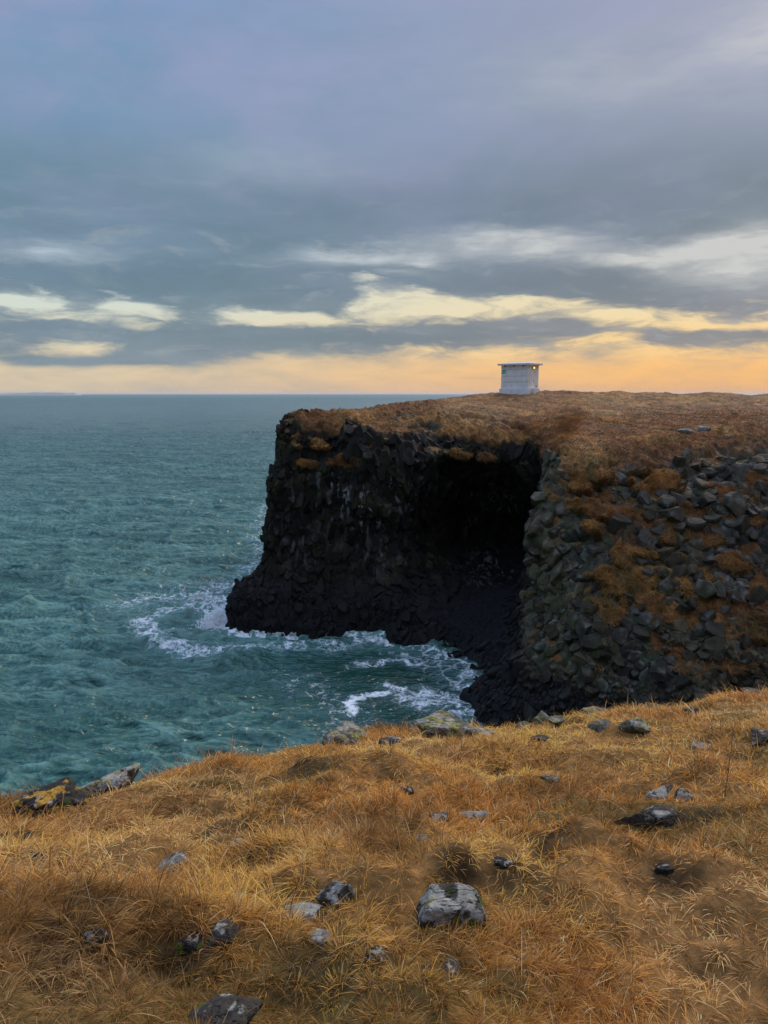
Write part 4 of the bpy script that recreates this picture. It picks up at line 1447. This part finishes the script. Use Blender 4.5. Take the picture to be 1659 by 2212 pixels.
    bmesh.ops.create_cone(bm, cap_ends=True, segments=24, radius1=0.19, radius2=0.17, depth=0.10, matrix=mtx)
    lo = bm_obj('lamp', bm, MHO, root)
    bm = bmesh.new()
    bmesh.ops.create_uvsphere(bm, u_segments=20, v_segments=10, radius=0.13, matrix=Matrix.Translation((0.09, 1.14, 2.52)))
    bm_obj('lens', bm, ML, lo, True)


build_hut()


# ------------------------------------------------------------------ stones on the far turf
def far_stone(px, py, w, h, label, seed):
    dy_ = None
    ppx, ppy = proj(HP)
    d2 = (ppx - px) ** 2 + (ppy - py) ** 2 + np.where(HP[:, 1] > 90, 1e6, 0)
    k = int(np.argmin(d2))
    q = HP[k]
    s = q[1] / F
    v, f = rock_mesh(seed, sub=4)
    v = v * np.array([w * s * .5, w * s * .5, h * s * 0.9])
    col = rock_colors(v / (w * s * .5), v[:, 2] / (h * s), (.5, 0, 0, (0.12, 0.12, 0.12)), seed)
    o = mesh_obj('stone', v, f, MAT_ROCK, col, nside=3)
    o.location = (q[0], q[1], q[2] + 0.02)
    tag(o, label, 'stone', 'pale stones on the far turf')


far_stone(1478, 932, 30, 8, 'flat pale stone on the far turf above the rock face, the longer one', 901)
far_stone(1522, 930, 26, 13, 'humped grey brown stone on the far turf beside the flat pale stone', 902)
far_stone(1573, 943, 16, 6, 'smallest grey stone on the far turf right of the humped stone', 903)


# ------------------------------------------------------------------ sea spray at the reef
def spray():
    g = np.random.default_rng(77)
    N = 9000
    cx_, cy_, _ = at_z(470, 1362)
    ang = g.uniform(0, 6.28, N)
    rad = np.abs(g.normal(0, 0.75, N))
    hgt = np.abs(g.normal(0, 1, N)) * 0.75 * np.exp(-rad * 0.7)
    k = g.integers(0, 5, N)
    offs = np.array([(0, 0), (-0.7, -.3), (0.1, 0.9), (-0.3, -1.0), (0.6, -1.2)])[k]
    hk = np.array([1.5, 1.0, 1.0, 0.6, 0.4])[k]
    c = np.stack([cx_ + offs[:, 0] + rad * np.cos(ang), cy_ + offs[:, 1] + rad * np.sin(ang), 0.05 + hgt * hk], 1)
    s = g.uniform(0.012, 0.045, N)
    tet = np.array([(1, 1, 1), (-1, -1, 1), (-1, 1, -1), (1, -1, -1)], float)
    V = c[:, None] + tet[None] * s[:, None, None]
    Fc = (np.arange(N) * 4)[:, None, None] + np.array([(0, 1, 2), (0, 3, 1), (0, 2, 3), (1, 3, 2)])[None]
    m = mat_plain('sea_spray', (0.8, 0.84, 0.86), 0.8)
    o = mesh_obj('sea_spray', V.reshape(-1, 3), Fc.reshape(-1, 3), m, nside=3)
    tag(o, 'white spray thrown up where a wave breaks on the reef point', 'spray', kind='stuff')


spray()


# ------------------------------------------------------------------ far island
def island():
    YD = 11000.0
    m = mat_plain('far_island_snow_and_rock', (0.40, 0.40, 0.34), 0.95, 0.1, 0.002, 0.08)
    xs = np.linspace(-260, 176, 90)
    top = np.interp(xs, [-260, -100, 0, 40, 120, 160, 172, 176], [843, 846, 848.5, 847, 846.2, 847.5, 850, 851])
    nb = fbm(v3(xs * 0.08, xs * 0, 0.0), 3, 5)
    top = top - (nb - .5) * 2.2
    rows = []
    for k, (dy_, f) in enumerate([(0, 0.0), (60, 0.75), (300, 1.0), (1200, 0.9), (2000, 0.0)]):
        r_ = []
        for x_, t_ in zip(xs, top):
            b = at_y(x_, 851.5, YD)
            zt = max(at_y(x_, t_, YD)[2], 1.0)
            r_.append((b[0] * (YD + dy_) / YD - dy_ * 0.03, YD + dy_, -5 + (zt + 5) * f))
        rows.append(r_)
    V = np.array(rows).transpose(1, 0, 2)
    o = mesh_obj('far_island', V.reshape(-1, 3), grid_faces(V.shape[0], V.shape[1]), m)
    tag(o, 'faint low pale island on the horizon at the far left', 'island', kind='structure')


island()


# ------------------------------------------------------------------ air
def haze():
    bm = bmesh.new()
    box(bm, -80000, 80000, -80000, 80000, -7.0, 75.0)
    m = bpy.data.materials.new('haze')
    m.use_nodes = True
    nt = m.node_tree
    nt.nodes.clear()
    v = nt.nodes.new('ShaderNodeVolumePrincipled')
    v.inputs['Color'].default_value = (0.85, 0.88, 0.92, 1)
    v.inputs['Density'].default_value = 0.00002
    v.inputs['Anisotropy'].default_value = 0.2
    out = nt.nodes.new('ShaderNodeOutputMaterial')
    nt.links.new(v.outputs[0], out.inputs['Volume'])
    o = bm_obj('haze', bm, m)
    tag(o, 'thin sea haze that fades the island on the horizon', 'haze', kind='stuff')


haze()
